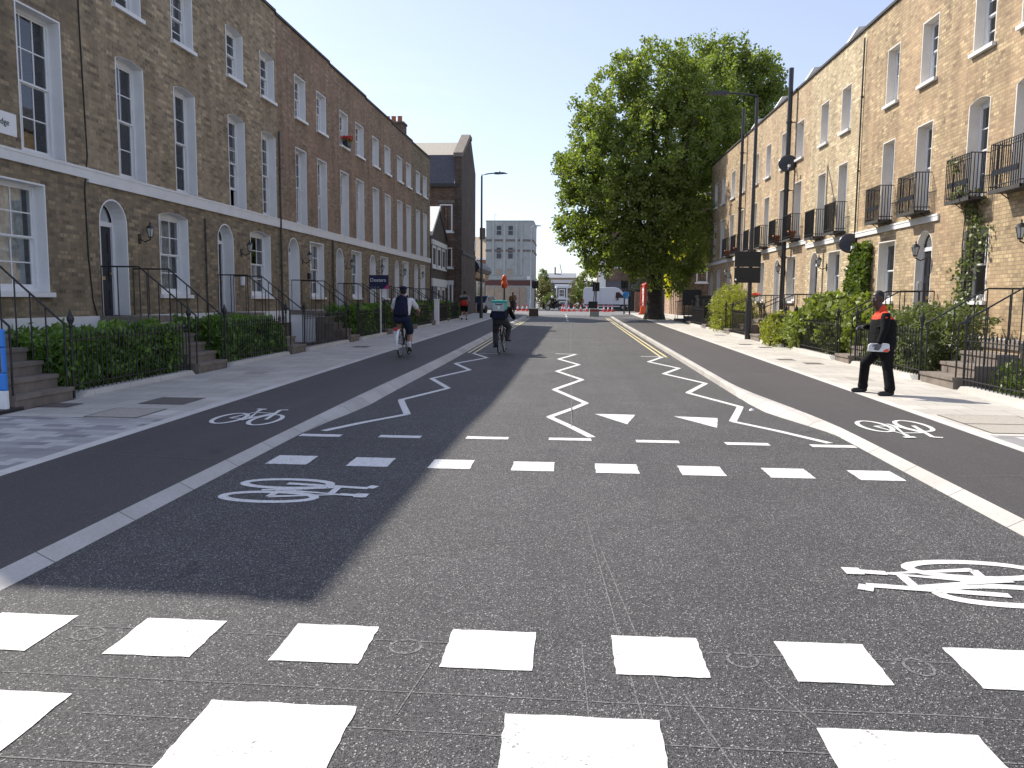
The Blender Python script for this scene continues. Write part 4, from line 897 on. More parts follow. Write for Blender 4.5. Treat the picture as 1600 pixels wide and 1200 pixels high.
def lantern(side, y, z, label, group, s=1.0):
    X = (-9.2+.0275*y) if side < 0 else (8.4-.0135*y); d = .26*s*(1 if side < 0 else -1); root = empty('wall_lantern', (X,y,z), 0, label, 'wall lantern', group)
    m = MB(); m.box(min(0,d*.08),max(0,d*.08),-.05*s,.05*s,-.16*s,.06*s); m.tube([(0,0,-.05*s),(d*.5,0,-.12*s),(d,0,-.06*s),(d,0,.0)], .014*s, 6); m.build('bracket', M['blackmetal'], root)
    m = MB(); m.lathe([(.045*s,0),(.085*s,.18*s)], (d,0,0), 6); m.build('glass', M['lampglass'], root)
    m = MB(); m.lathe([(.05*s,-.03*s),(.05*s,0)], (d,0,0), 6); m.lathe([(.11*s,.18*s),(.06*s,.24*s),(.02*s,.27*s),(.025*s,.30*s),(.001,.33*s)], (d,0,0), 6)
    for k in range(6):
        a = math.pi*k/3; m.tube([(d+.046*s*math.cos(a),.046*s*math.sin(a),0),(d+.087*s*math.cos(a),.087*s*math.sin(a),.18*s)], .006*s, 4)
    m.build('cage', M['blackmetal'], root)
for i, y in enumerate((17.2,22.35,27.2,32.1,36.8,41.3,45.7)):
    lantern(-1, y*q, zl_(3.0), ['dark lantern right of the black arched door on the left','dark lantern beside the second arched door on the left','dark lantern right of the fourth house door','dark lantern right of the fifth house door','dark lantern above the sale board','dark lantern right of the seventh house door','farthest dark lantern on the left terrace'][i], 'wall lanterns on the left terrace', .9)
for y, z, lab in ((14.95,2.85,'black coach lantern at the right picture edge'),(19.15,2.78,'black coach lantern left of the arched door behind the man'),(26.05,2.85,'black lantern beside the arched black door of the pale house'),(30.75,2.85,'black lantern just left of the thick pipe'),(40.3,3.0,'farthest black lantern on the right terrace')):
    lantern(1, y, z, lab, 'wall lanterns on the right terrace')
def wallbox(side, y, z, w, h, mat, label, cat='box'):
    X = (-9.2+.0275*y) if side < 0 else (8.4-.0135*y); s = 1 if side < 0 else -1; m = MB(); a = sorted((s*.002, s*.07)); m.box(a[0],a[1],-w/2,w/2,0,h); a = sorted((s*.07, s*.085)); m.box(a[0],a[1],-w/2+.02,w/2-.02,.03,h-.03)
    o = m.build('wall_box', M[mat], bevel=.006); o.location = (X,y,z); tag(o, label, cat); return o
wallbox(1,19.38,1.95,.16,.24,'greymetal','grey entry box below the lantern behind the walking man'); wallbox(1,14.85,1.95,.18,.3,'greymetal','grey meter box at the right edge below the lantern')
wallbox(1,14.83,2.32,.14,.26,'coneref','small white notice on the golden brick below the lantern','notice'); wallbox(-1,20.55,2.0,.18,.25,'coneref','small white box beside the second arched door on the left'); wallbox(-1,26.4*q*1.0+1.2,2.3,.16,.2,'dark','small black alarm box on the fourth left house')
# street name plate, running out of the picture on the left
root = empty('street_sign', (-9.2+.0275*12.3, 12.3, 4.355), math.pi/2-.0275, 'white street name plate high on the brown wall at the left edge', 'street sign')
m = MB(); m.box(-1.2,.13,-.02,0,-.175,.175); m.build('plate', M['coneref'], root, bevel=.004)
R90 = Matrix.Rotation(math.pi/2, 4, 'X')
text_obj('lettering', 'idge', .135, Matrix.Translation((-.26,-.024,-.03))@R90, M['dark'], root)
# dark blue estate agent board on its post
root = empty('sale_board', (rl(27.6)+.02, 27.6, gz(27.6)+PH), -.12, 'dark blue board on a white post above the left railings reading Dexters', 'sale board')
m = MB(); m.box(-.02,.02,-.02,.02,0,2.0); m.build('post', M['white'], root)
M['navy'] = plain('navy board', (.018,.022,.07), .4, .05); M['pink'] = plain('pink corner', (.55,.04,.2), .5, .03)
m = MB(); m.box(-.40,.31,-.045,-.021,1.62,2.10); bd = m.build('board', M['navy'], root)
text_obj('lettering', 'Dexters', .175, Matrix.Translation((-.36,-.05,1.87))@R90, M['coneref'], bd)
m = MB(); m.add([(.13,-.048,1.62),(.31,-.048,1.62),(.31,-.048,1.80)],[(0,1,2)]); m.build('corner_flash', M['pink'], bd)
m = MB()
for a, b in ((-.35,-.27),(-.24,-.16),(-.12,-.02)): m.box(a,b,-.048,-.0451,1.675,1.69)
m.build('small_print', M['greymetal'], bd)
# ============================================================ FAR LEFT BUILDINGS
def X_(px, y): return at(px, 470, y).x
def Zp(px, py, y): return at(px, py, y).z
def simple_window(root, M4, x0, x1, z0, z1, cols, rows, mat='white', depth=.06, glass='glass', sill=True, frame=.06, name='window'):
    """window in the local x,z plane of M4, facing local -y"""
    def T(m): m.v = [tuple(M4@Vector(v)) for v in m.v]; return m
    m = MB(); f = frame
    m.box(x0,x0+f,-.02,depth,z0,z1); m.box(x1-f,x1,-.02,depth,z0,z1); m.box(x0+f,x1-f,-.021,depth,z1-f,z1); m.box(x0+f,x1-f,-.021,depth,z0,z0+f)
    for k in range(1,cols): xx = x0+f+(x1-x0-2*f)*k/cols; m.box(xx-.014,xx+.014,.0,.03,z0+f,z1-f)
    for k in range(1,rows): zz = z0+f+(z1-z0-2*f)*k/rows; b = .03 if k*2 == rows else .013; m.box(x0+f,x1-f,.001,.031,zz-b,zz+b)
    w = T(m).build(name, M[mat], root)
    g = MB(); g.quad((x0+f,.04,z0+f),(x1-f,.04,z0+f),(x1-f,.04,z1-f),(x0+f,.04,z1-f)); T(g).build('glass', M[glass], w)
    if sill: s = MB(); s.box(x0-.1,x1+.1,-.10,.0,z0-.10,z0-.002); T(s).build('sill', M[mat], w)
    return w
M['darkglass'] = plain('dark window pane', (.03,.035,.045), .12, .1)
FACE = lambda o, rz: Matrix.Translation(Vector(o))@Matrix.Rotation(rz, 4, 'Z')
# small gabled house: street wall x = -7.9 from y 45.1 to 51
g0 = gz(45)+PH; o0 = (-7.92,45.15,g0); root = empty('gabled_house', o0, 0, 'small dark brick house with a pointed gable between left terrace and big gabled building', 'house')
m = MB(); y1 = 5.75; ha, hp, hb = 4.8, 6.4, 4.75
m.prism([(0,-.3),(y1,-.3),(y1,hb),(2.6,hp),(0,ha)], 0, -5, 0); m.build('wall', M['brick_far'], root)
m = MB(); m.prism([(-.12,ha-.12),(2.6,hp),(2.6,hp+.2),(-.12,ha+.1)], 0, -.5, .10); m.build('gable_coping', M['stucco'], root)  # off-white colour stands in for the light this slope's edge catches
m = MB(); m.prism([(2.61,hp),(y1,hb),(y1,hb+.18),(2.61,hp+.18)], 0, -.5, .06); m.build('coping', M['lead'], root)
Fz = FACE((.0,0,0), math.pi/2)
z_ = lambda py, y: Zp(690,py,y)-g0
m = MB(); m.box(-.0,.09,.15,5.4,4.22,4.5); m.build('lintel', M['stucco'], root); m = MB(); m.box(0,.09,.15,5.4,1.85,2.3); m.build('lintel', M['stucco'], root)
for a, b in ((.4,1.7),(2.1,3.4),(3.8,5.1)): simple_window(root, Fz, a, b, 2.95, 4.2, 2, 4, glass='darkglass', frame=.16)
for a, b in ((2.0,3.2),(3.6,5.0)): simple_window(root, Fz, a, b, .45, 1.84, 2, 2, glass='darkglass', frame=.18)
m = MB(); m.box(.002,.05,.3,1.5,.0,1.84); m.build('door', M['door_blue'], root)
# big mansard building with gable on the street
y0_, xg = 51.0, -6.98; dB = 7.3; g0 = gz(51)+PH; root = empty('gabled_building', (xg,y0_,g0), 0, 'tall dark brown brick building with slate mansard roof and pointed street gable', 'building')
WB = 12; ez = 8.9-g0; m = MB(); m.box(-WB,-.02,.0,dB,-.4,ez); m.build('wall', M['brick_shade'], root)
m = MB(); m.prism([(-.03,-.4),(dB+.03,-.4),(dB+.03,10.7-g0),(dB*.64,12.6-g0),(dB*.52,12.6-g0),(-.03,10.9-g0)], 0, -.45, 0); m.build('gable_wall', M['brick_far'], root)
m = MB(); m.prism([(-.10,10.65-g0),(dB*.52,12.5-g0),(dB*.64,12.5-g0),(dB*.64,12.75-g0),(dB*.5,12.75-g0),(-.10,10.9-g0)], 0, -.52, .07); m.build('gable_coping', M['stepstone'], root)
m = MB(); m.add([(-WB,-.12,ez+.1),(-.45,-.12,ez+.1),(-.45,.55,10.85-g0),(-WB,.55,10.85-g0)], [(0,1,2,3)]); m.build('mansard_roof', M['slate'], root)
m = MB(); m.add([(-WB,.55,10.87-g0),(-.45,.55,10.87-g0),(-.45,dB*.55,12.3-g0),(-WB,dB*.55,12.3-g0),(-WB,dB,10.7-g0),(-.45,dB,10.7-g0)], [(0,1,2,3),(3,2,5,4)]); m.build('upper_roof', plain('pale weathered roof sheet', (.34,.31,.26), .8, .12), root)
m = MB(); m.box(-WB,-.3,-.16,-.001,ez-.12,ez+.1); m.build('gutter', M['lead'], root)
Fm = FACE((0,0,0), 0); ex = lambda px: X_(px,y0_)-xg; ezp = lambda py: Zp(700,py,y0_)-g0
simple_window(root, Fm, ex(687), ex(707), ezp(362), ezp(319), 3, 4, glass='darkglass', frame=.09)
simple_window(root, Fm, ex(697.5), ex(706.5), ezp(418), ezp(387), 3, 4, glass='darkglass', frame=.07)
simple_window(root, Fm, ex(700), ex(708), ezp(479), ezp(441), 2, 2, glass='darkglass', frame=.1)
m = MB(); m.box(ex(698),ex(709),-.05,-.0,ezp(445),ezp(438)); m.build('lintel', M['stucco'], root)
m = MB(); m.box(ex(684),ex(710),-.04,0,ezp(317),ezp(313)); m.build('lintel', M['stepstone'], root)
m = MB(); m.box(.0,.06,.1,dB-.1,3.95,4.15); m.build('string_course', M['lead'], root)
m = MB(); m.box(.02,.10,dB-.9,dB-.5,4.5,5.2); m.build('wall_sign', M['coneref'], root)
# dark shop beyond with curved fascia
y0_ = 58.5; g0 = gz(58)+PH; root = empty('corner_shop', (-7.3,y0_,g0), 0, 'low dark shop front with a brown rounded fascia beyond the gabled building', 'shop')
m = MB(); m.box(-8,0,0,9,-.3,3.7); m.build('wall', M['brick_far'], root)
m = MB(); m.prism([(-.1,3.0),(.45,3.05),(.62,3.3),(.5,3.6),(.2,3.9),(-.1,3.95)], 1, .0, 9.2); m.build('fascia', M['dark'], root)
m = MB(); m.prism([(.0,2.55),(.30,2.6),(.40,3.0),(-.05,3.0)], 1, .0, 9.2); m.build('fascia_board', plain('brown shop fascia', (.30,.19,.10), .6, .15), root)
for k in range(4):
    m = MB(); m.box(0,.05,.5+k*2.2,2.2+k*2.2,.5,2.4); m.build('window', M['darkglass'], root)
    m = MB(); m.box(0,.12,.15+k*2.2,.42+k*2.2,0,.7); m.build('pilaster', M['board'], root)
m = MB(); m.box(.0,.42,4.5,5.3,2.65,3.0); m.build('shop_sign', M['brass'], root)
# red brick building with pale roof behind it
root = empty('brick_building', (X_(750,100),100,gz(100)), 0, 'red brick building with a pale sloping roof, left of the grey building', 'building')
zz = lambda py: Zp(750,py,100)-gz(100); ww = X_(759,100)-X_(738,100); xb_ = lambda px: X_(px,100)-X_(750,100)
m = MB(); m.box(-ww,ww/2-.02,0,8,-.3,zz(405)); m.build('wall', M['brick_red'], root)
m = MB(); m.prism([(0,zz(405)+.02),(4,zz(366)),(8,zz(405)+.02)], 0, -ww,ww/2-.03); m.build('roof', plain('pale clay roof tiles', (.40,.32,.24), .85, .15, scale=12), root)
m = MB(); m.box(-ww-.2,ww/2,-.15,-.001,zz(406),zz(403)); m.build('gutter', M['white'], root)
m = MB(); m.box(xb_(744),xb_(752),3.5,4.6,zz(372),zz(352)); ch = m.build('chimney', M['brick_far'], root)
# grey rendered corner building
YG = 97; gx0, gx1 = X_(759,YG), X_(832,YG); Wg = gx1-gx0; g0 = gz(YG); root = empty('corner_building', (gx0,YG,g0), 0, 'pale grey rendered four storey corner building with boarded ground floor', 'building')
zz = lambda py: Zp(795,py,YG)-g0; xx = lambda px: X_(px,YG)-gx0; top = zz(346); c_ = .5
corner = [(0,0),(Wg-c_,0),(Wg-c_*.4,c_*.15),(Wg-c_*.1,c_*.5),(Wg,c_),(Wg,9),(0,9)]
def body(zA, zB, grow=0, mat='greyrender', name='wall'):
    m = MB(); pts = [(x+(grow if x > Wg/2 else -grow), y-(grow if y < 1 else 0)) for x, y in corner]; m.prism(pts, 2, zA, zB); return m.build(name, M[mat], root)
body(-.3, top); body(top, top+.12, .06, 'greyrender', 'coping'); body(zz(377), zz(374), .05, 'stepstone', 'string_course'); body(zz(393), zz(390), .07, 'stepstone', 'string_course'); body(zz(437), zz(432), .10, 'greyrender', 'cornice')
M['maroon'] = plain('maroon shop fascia', (.12,.045,.04), .6, .15)
body(zz(446), zz(438), .06, 'maroon', 'fascia')
for a, b in ((774.5,783.5),(792.5,801.5)):
    for t, s in ((352,368),(386,405),(420,431)):
        m = MB(); x0, x1, z0, z1 = xx(a), xx(b), zz(s), zz(t); f = .07; m.box(x0,x1,-.04,-.01,z0,z0+f); m.box(x0,x1,-.04,-.01,z1-f,z1); m.box(x0,x0+f,-.04,-.01,z0+f,z1-f); m.box(x1-f,x1,-.04,-.01,z0+f,z1-f); m.box(x0+f,x1-f,-.035,-.012,(z0+z1)/2-.03,(z0+z1)/2+.03)
        w = m.build('window', M['greyrender'], root); m = MB(); m.quad((x0+f,-.015,z0+f),(x1-f,-.015,z0+f),(x1-f,-.015,z1-f),(x0+f,-.015,z1-f)); m.build('pane', M['board' if s == 431 else 'darkglass' if s == 368 else 'slate'], w)
for px in (770,787.5,806,814):
    m = MB(); m.box(xx(px)-.14,xx(px)+.14,-.10,-.0,zz(430),zz(347)-.1); m.build('pilaster', M['greyrender'], root)
for a, b in ((761,772),(773,786),(788,798),(800,811),(812,822)):
    m = MB(); m.box(xx(a),xx(b),-.08,0,zz(484),zz(448)); m.build('hoarding_panel', M['board'], root)
m = MB(); m.box(xx(800),xx(807),-.10,-.081,zz(484),zz(472)); m.build('stall_riser', M['maroon'], root)
m = MB(); m.tube([(xx(770),2,top),(xx(770),2,top+1.1)], .03, 5); m.tube([(xx(770)-.05,2,top+1.05),(xx(775),2,top+1.0)], .02, 4); m.build('aerial', M['greymetal'], root)
m = MB(); m.box(xx(823),xx(828),-.16,-.13,zz(437),zz(431)); m.build('wall_sign', M['coneref'], root)
# grey and white villa
YV = 128; root = empty('villa', (X_(879,YV),YV,gz(YV)), 0, 'grey villa with white bay window between the trees at the end of the street', 'house')
zz = lambda py: Zp(879,py,YV)-gz(YV); xx = lambda px: X_(px,YV)-X_(879,YV)
M['greybrick'] = plain('grey green brick', (.13,.125,.10), .9, .2, scale=3)
m = MB(); m.box(xx(860),xx(897),1.2,9,-.3,zz(442)); m.build('wall', M['greybrick'], root)
m = MB(); m.box(xx(866),xx(893),1.0,1.199,zz(448),zz(444)); m.build('cornice', M['white'], root)
m = MB(); m.prism([(xx(867),0.9),(xx(870),0),(xx(886),0),(xx(891),0.9)][::-1], 2, -.3, zz(449)); bay = m.build('bay', M['greybrick'], root)
for za, zb in ((zz(450),zz(447)),(zz(468),zz(465.5))): m = MB(); m.prism([(xx(866),1.0),(xx(869),-.12),(xx(887),-.12),(xx(892.5),1.0)][::-1], 2, za, zb); m.build('bay_cornice', M['white'], root)
for px in (869.5,885.5): m = MB(); m.box(xx(px)-.1,xx(px)+.1,-.1,-.0,0,zz(449)); m.build('pilaster', M['white'], root)
simple_window(root, FACE((0,-.02,0),0), xx(872.5), xx(882.5), zz(464.5), zz(451.5), 3, 2, glass='darkglass', frame=.16)
simple_window(root, FACE((0,-.02,0),0), xx(874), xx(884), zz(483), zz(470.5), 3, 1, glass='darkglass', frame=.16)
simple_window(root, FACE((0,.5,0),.75), 3.9-3.2, 1.45, zz(464.5), zz(451.5), 1, 2, glass='darkglass', frame=.14)
simple_window(root, FACE((0,1.18,0),0), xx(860.5), xx(863.5), zz(464), zz(452), 1, 2, glass='darkglass', frame=.12)
m = MB(); m.prism([(1.0,zz(442)),(5,zz(436)),(9,zz(442))], 0, xx(859), xx(898)); m.build('roof', M['slate'], root)
root = empty('distant_building', (X_(872,175),175,.51), 0, 'long distant grey roofed block on the skyline above the villa', 'building')
m = MB(); x0, x1 = X_(846,175)-X_(872,175), X_(898,175)-X_(872,175); za, zb, zc = [Zp(872,p,175)-.51 for p in (445,434,428)]; m.box(x0,x1,0,14,0,zb); m.build('wall', M['board'], root)
m = MB(); m.prism([(-.4,zb),(7,zc+.4),(14,zb)], 0, x0-.3, x1+.3); m.build('roof', plain('blue grey roof', (.2,.21,.24), .7, .1), root)
m = MB(); m.box(X_(865,175)-X_(872,175),X_(867,175)-X_(872,175),5,6.5,zb,zc+1.7); m.build('chimney', M['brick_far'], root)
root = empty('tower_crane', (X_(878,420),420,.51), 0, 'faint thin crane jib on the skyline above the villa', 'crane')
t_ = Vector(at(875,413,420))-Vector((X_(878,420),420,.51)); b_ = Vector(at(878,428,420))-Vector((X_(878,420),420,.51)); m = MB(); m.tube([(b_.x,0,0),(b_.x,0,b_.z),(t_.x,0,t_.z)], .22, 5); m.build('jib', M['greymetal'], root)
# ============================================================ FAR RIGHT
YR = 98; x0, x1 = X_(936,YR), X_(1062,YR); root = empty('corner_building', (x0,YR,gz(YR)), 0, 'brown brick corner pub with dark fascia behind the big street tree', 'building')
zz = lambda py: Zp(980,py,YR)-gz(YR); xx = lambda px: X_(px,YR)-x0
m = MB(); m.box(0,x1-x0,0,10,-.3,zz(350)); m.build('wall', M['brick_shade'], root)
m = MB(); m.box(-.06,.75,-.06,.4,-.3,zz(352)); m.build('corner_pier', M['stucco'], root)
m = MB(); m.box(xx(947),xx(1000),-.12,0,zz(452),zz(440)); m.build('fascia', M['slate'], root); m = MB(); m.box(xx(947),xx(1000),-.05,0,zz(484),zz(453)); m.build('shop_front', M['dark'], root)
for a, b, t, s in ((998,1006,404,415),(1020,1029,404,415),(960,969,404,418),(978,987,404,418),(998,1006,372,388)):
    simple_window(root, FACE((0,0,0),0), xx(a), xx(b), zz(s), zz(t), 2, 2, glass='darkglass', frame=.08)
m = MB(); m.box(0,X_(1012,84)-X_(992,84),0,.25,-.1,2.0); o = m.build('garden_wall', M['brick_red']); o.location = (X_(992,84),84,gz(84)+PH); tag(o, 'low red brick wall behind the traffic lights left of the telephone box', 'wall')
# side building behind the right terrace, with sunlit creeper wall
YS = 58.5; xs = 8.0; g0 = gz(YS)+PH; root = empty('side_building', (xs,YS,g0), 0, 'dark brick side building beyond the end of the right terrace', 'building')
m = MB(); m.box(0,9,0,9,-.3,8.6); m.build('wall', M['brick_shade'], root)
zz = lambda py: Zp(1090,py,YS)-g0; xx = lambda px: X_(px,YS)-xs
simple_window(root, FACE((0,0,0),0), xx(1087), xx(1104), zz(441), zz(423), 3, 3, glass='darkglass', frame=.07); simple_window(root, FACE((0,0,0),0), xx(1098), xx(1108), zz(384), zz(372), 2, 2, glass='darkglass', frame=.07)
m = MB(); m.quad((-.03,0,8.6),(9,0,8.6),(9,4.5,10.2),(-.03,4.5,10.2)); m.quad((-.03,4.5,10.2),(9,4.5,10.2),(9,9,8.6),(-.03,9,8.6)); m.build('roof', M['slate'], root)
m = MB(); m.box(-.25,0,0,8.5,-.1,4.3); o = m.build('brick_wall', M['brick_wall']); o.location = (xs-.003,YS,g0); tag(o, 'sunlit brick wall under the yellow creeper, right of the tree trunk', 'wall')
r = np.random.default_rng(61); org = np.array((xs-.3,YS+2,g0)); root = empty('yellow_creeper', tuple(org), 0, 'bright yellow creeper hanging over the sunlit wall right of the tree trunk', 'creeper')
P = []
for k in range(60):
    y = YS-.1+6.5*r.random(); zt = 5.6+.8*r.random()-.15*(y-YS); zb = 2.2+1.4*r.random()-(1.2 if y > YS+3.5 else 0); n = 26
    z = zb+(zt-zb)*r.random(n); P.append(np.stack([xs-.32-.28*r.random(n)*np.sin(np.pi*(z-zb)/(zt-zb))**.5, y+.18*r.normal(size=n), g0+z],1))
for k in range(14):
    n = 30; y = YS-.3+2.2*r.random(); P.append(np.stack([xs-.2+.5*r.random(n), y+.2*r.normal(size=n), g0+4.0+2.4*r.random(n)],1))
P = np.concatenate(P); V, F = leaf_cloud(sprigs(P, 5, .16, r), .15, seedv=6, aspect=.8); np_mesh('foliage', V-org, F, M['leaf_yellow'], root)
m = MB()
for k in range(5): m.tube([(.03,-1.5+k,0),(.02,-1.3+k,3),(.0,-1.6+k,5.2)], .03, 5)
m.build('stems', M['bark'], root)
m = MB(); m.box(-.4,.4,-.5,.5,0,1.35); m.box(-.44,.44,-.54,.54,1.35,1.45); o = m.build('utility_cabinet', M['dark'], bevel=.01); o.location = (6.75,40.9,gz(41)+PH); tag(o, 'dark street cabinet standing at the far end of the right railings', 'cabinet')
m = MB(); m.box(-.5,.5,-.03,.03,.9,1.75); m.tube([(-.4,0,0),(-.4,0,.9)],.03,6); m.tube([(.4,0,0),(.4,0,.9)],.03,6); o = m.build('notice_board', M['dark']); o.location = (6.55,44,gz(44)+PH); tag(o, 'dark board on two legs between tree trunk and conifer', 'board')
m = MB(); m.box(-.11,.11,-.11,.11,-.05,1.15); m.box(-.13,.13,-.13,.13,1.15,1.2); o = m.build('gate_post', M['white'], bevel=.01); o.location = (rl(37.4)+.1,37.4,gz(37)+PH); tag(o, 'short white gate post at the end of the left hedges', 'gate post')
# ============================================================ STREET FURNITURE
def lamp(x, y, h, arm, sgn, label, zb=PH, r0=.065, mat='polemetal', base_h=1.2, base_r=.1):
    root = empty('street_lamp', (x,y,gz(y)+zb), 0, label, 'street lamp')
    m = MB(); m.lathe([(base_r*1.05,-.05),(base_r,base_h-.1),(r0*1.1,base_h),(r0,base_h+.02),(r0*.75,h)], n=14); m.build('column', M[mat], root)
    m = MB(); m.tube([(0,0,h-.05),(0,0,h+.06),(sgn*arm*.5,0,h+.13),(sgn*arm,0,h+.16)], r0*.5, 8); m.build('arm', M[mat], root)
    m = MB(); a = sgn*arm; pts = [(a-sgn*.02,h+.11),(a+sgn*.18,h+.10),(a+sgn*.75,h+.135),(a+sgn*.55,h+.20),(a+sgn*.12,h+.215),(a-sgn*.02,h+.20)]; m.prism(pts[::sgn], 1, -.13, .13); m.tube([(a+sgn*.3,0,h+.2),(a+sgn*.3,0,h+.28)], .03, 8); m.build('lamp_head', M['greymetal' if mat != 'polemetal' else 'polemetal'], root, bevel=.01)
    return root
lamp(6.1,27.95,8.05,.95,-1,'tall black lamp column on the right pavement with black sign backs',r0=.07,base_h=1.35,base_r=.105)
lamp(-5.25,46.9,8.2,.75,1,'dark lamp column on the left pavement beyond the riders',r0=.07)
lamp(X_(829.5,78),78,8.1,.25,1,'slim grey lamp column in front of the grey corner building',mat='greymetal',r0=.06,zb=0)
lamp(X_(917,100),100,5.0,.1,-1,'thin pale pole above the roof of the white van',mat='greymetal',r0=.05,zb=0)
root = empty('traffic_sign', (6.1,27.95,gz(28)+PH), 0, 'pair of stacked black sign backs fixed to the tall black lamp column', 'traffic sign')
for za, zb in ((1.92,2.44),(2.455,2.97)):
    m = MB(); m.box(-.57,.30,-.17,-.14,za,zb); pl = m.build('sign_panel', M['dark'], root, bevel=.006)
m = MB(); m.box(-.55,.28,-.19,-.171,2.0,2.03); m.build('clamp', M['blackmetal'], root); m = MB(); m.box(-.55,.28,-.19,-.171,2.86,2.89); m.build('clamp', M['blackmetal'], root)
m = MB(); m.lathe([(.001,-.01),(.035,0),(.001,.02)],(-.52,-.2,2.02),8,0,Matrix.Rotation(math.pi/2,3,'X')); m.build('reflector', M['coneref'], root)
def signal(px, py_top, y, label, bagged=False, bh=1.2, base=0):
    x = X_(px,y); g = gz(y)+base; zt = Zp(px,py_top,y)-g; root = empty('traffic_light', (x,y,g), 0, label, 'traffic light')
    m = MB(); m.tube([(0,0,0),(0,0,zt-.1)], .057, 10); m.build('pole', M['polemetal'], root)
    if bagged:
        m = MB(); m.lathe([(.12,zt-1.0),(.22,zt-.95),(.25,zt-.55),(.17,zt-.5),(.22,zt-.35),(.18,zt-.05),(.05,zt+.03)], n=10); m.ball((.14,-.05,zt-.75),.16,8); m.ball((-.13,.02,zt-.62),.12,8); m.build('signal_cover', M['orange'], root)
    else:
        m = MB(); m.box(-.27,.27,-.03,.0,zt-bh-.05,zt-.05); m.build('backing_board', M['dark'], root, bevel=.03)
        m = MB(); m.box(-.13,.13,-.2,-.031,zt-bh*.95,zt-.1); hd = m.build('signal_head', M['dark'], root, bevel=.02)
        for k, c in enumerate(('red','orange','leaf_laurel')):
            m = MB(); m.lathe([(.08*bh,0),(.08*bh,.12),(.07*bh,.12),(.07*bh,.01)],(0,-.22,zt-.05-bh*(.2+.3*k)),10,0,Matrix.Rotation(math.pi/2,3,'X')); m.build('visor', M['dark'], hd)
    return root
signal(788,430,62,'traffic light wrapped in orange covers above the delivery rider',True)
signal(836,438,66,'traffic light with black backing board beside the slim grey lamp column',bh=.62)
signal(931,440,63,'traffic light in the road in front of the white van',bh=.7)
signal(975.5,437,60,'traffic light on the right corner with blue round sign',base=PH,bh=.62)
x = X_(984,58); root = empty('traffic_light', (x,58,gz(58)+PH), 0, 'second dark signal post on the right corner, beside the blue round sign', 'traffic light')
m = MB(); m.tube([(0,0,0),(0,0,3.2)],.06,10); m.build('pole', M['polemetal'], root); m = MB(); m.box(-.05,.42,-.04,.0,2.15,2.8); m.build('backing_board', M['dark'], root, bevel=.03); m = MB(); m.box(-.12,.12,-.12,.12,.3,1.3); m.build('push_button_box', M['dark'], root, bevel=.02)
m = MB(); m.lathe([(.001,-.02),(.27,-.02),(.27,.01),(.001,.01)],(X_(978.5,59.5),59.5,Zp(978,461,59.5)),20,0,Matrix.Rotation(math.pi/2,3,'X')); o = m.build('round_sign', plain('blue sign face',(.04,.25,.6),.4,.05)); tag(o,'round blue traffic sign on the right corner','traffic sign')
root = empty('sign_board', (X_(926.5,57.5),57.5,gz(57.5)), 0, 'dark rounded portable board standing behind the striped block', 'board'); m = MB(); m.box(-.33,.33,-.06,.06,.42,1.02); m.build('panel', M['dark'], root, bevel=.05); m = MB(); m.box(-.25,.25,-.2,.2,0,.12); m.box(-.04,.04,-.03,.03,.12,.42); m.tube([(.05,0,1.0),(.12,0,2.2)],.035,8); m.build('stand', M['dark'], root)
# traffic cones
def make_cone(label):
    root = empty('traffic_cone', (0,0,0), 0, label, 'traffic cone', 'traffic cones across the junction'); m = MB(); m.box(-.19,.19,-.19,.19,0,.04); m.build('base', M['red'], root, bevel=.01)
    m = MB(); m.lathe([(.145,.04),(.10,.27)]); m.lathe([(.062,.5),(.028,.72),(.02,.73)]); m.build('cone', M['red'], root); m = MB(); m.lathe([(.102,.27),(.062,.5)]); m.build('sleeve', M['coneref'], root); return root
M['red2'] = plain('cone plastic', (.72,.05,.04), .45, .05)
cpx = [(809,'leftmost of three cones by the boarded shop'),(816.6,'middle of three cones by the boarded shop'),(823.5,'rightmost of three cones by the boarded shop'),(878.8,'leftmost cone of the row, at the motorcycle rear wheel'),(882.3,'second cone of the row, close to the leftmost'),(889,'third cone of the row, below the villa'),(896.8,'fourth cone of the row, right below the villa'),(907.5,'fifth cone of the row, left of the van rear wheel'),(917,'cone left of the dark portable board'),(934.5,'cone just right of the dark portable board'),(944,'first of three cones below the van middle'),(950.5,'second of three cones below the van middle'),(956.8,'rightmost cone, nearest the traffic lights')]
c0 = make_cone('traffic cone'); 
for ch in c0.children:
    if ch.name in ('base','cone') or ch.name.startswith(('base','cone')): ch.data.materials.clear(); ch.data.materials.append(M['red2'])
for i, (px, lab) in enumerate(cpx):
    c = c0 if i == 0 else copy_tree(c0); yy = 83.5+(.6*math.sin(i*2.3)); c.location = (X_(px,yy), yy, gz(yy)); c.rotation_euler = (0,0,i*.7); c['label'] = 'red and white traffic cone, '+lab
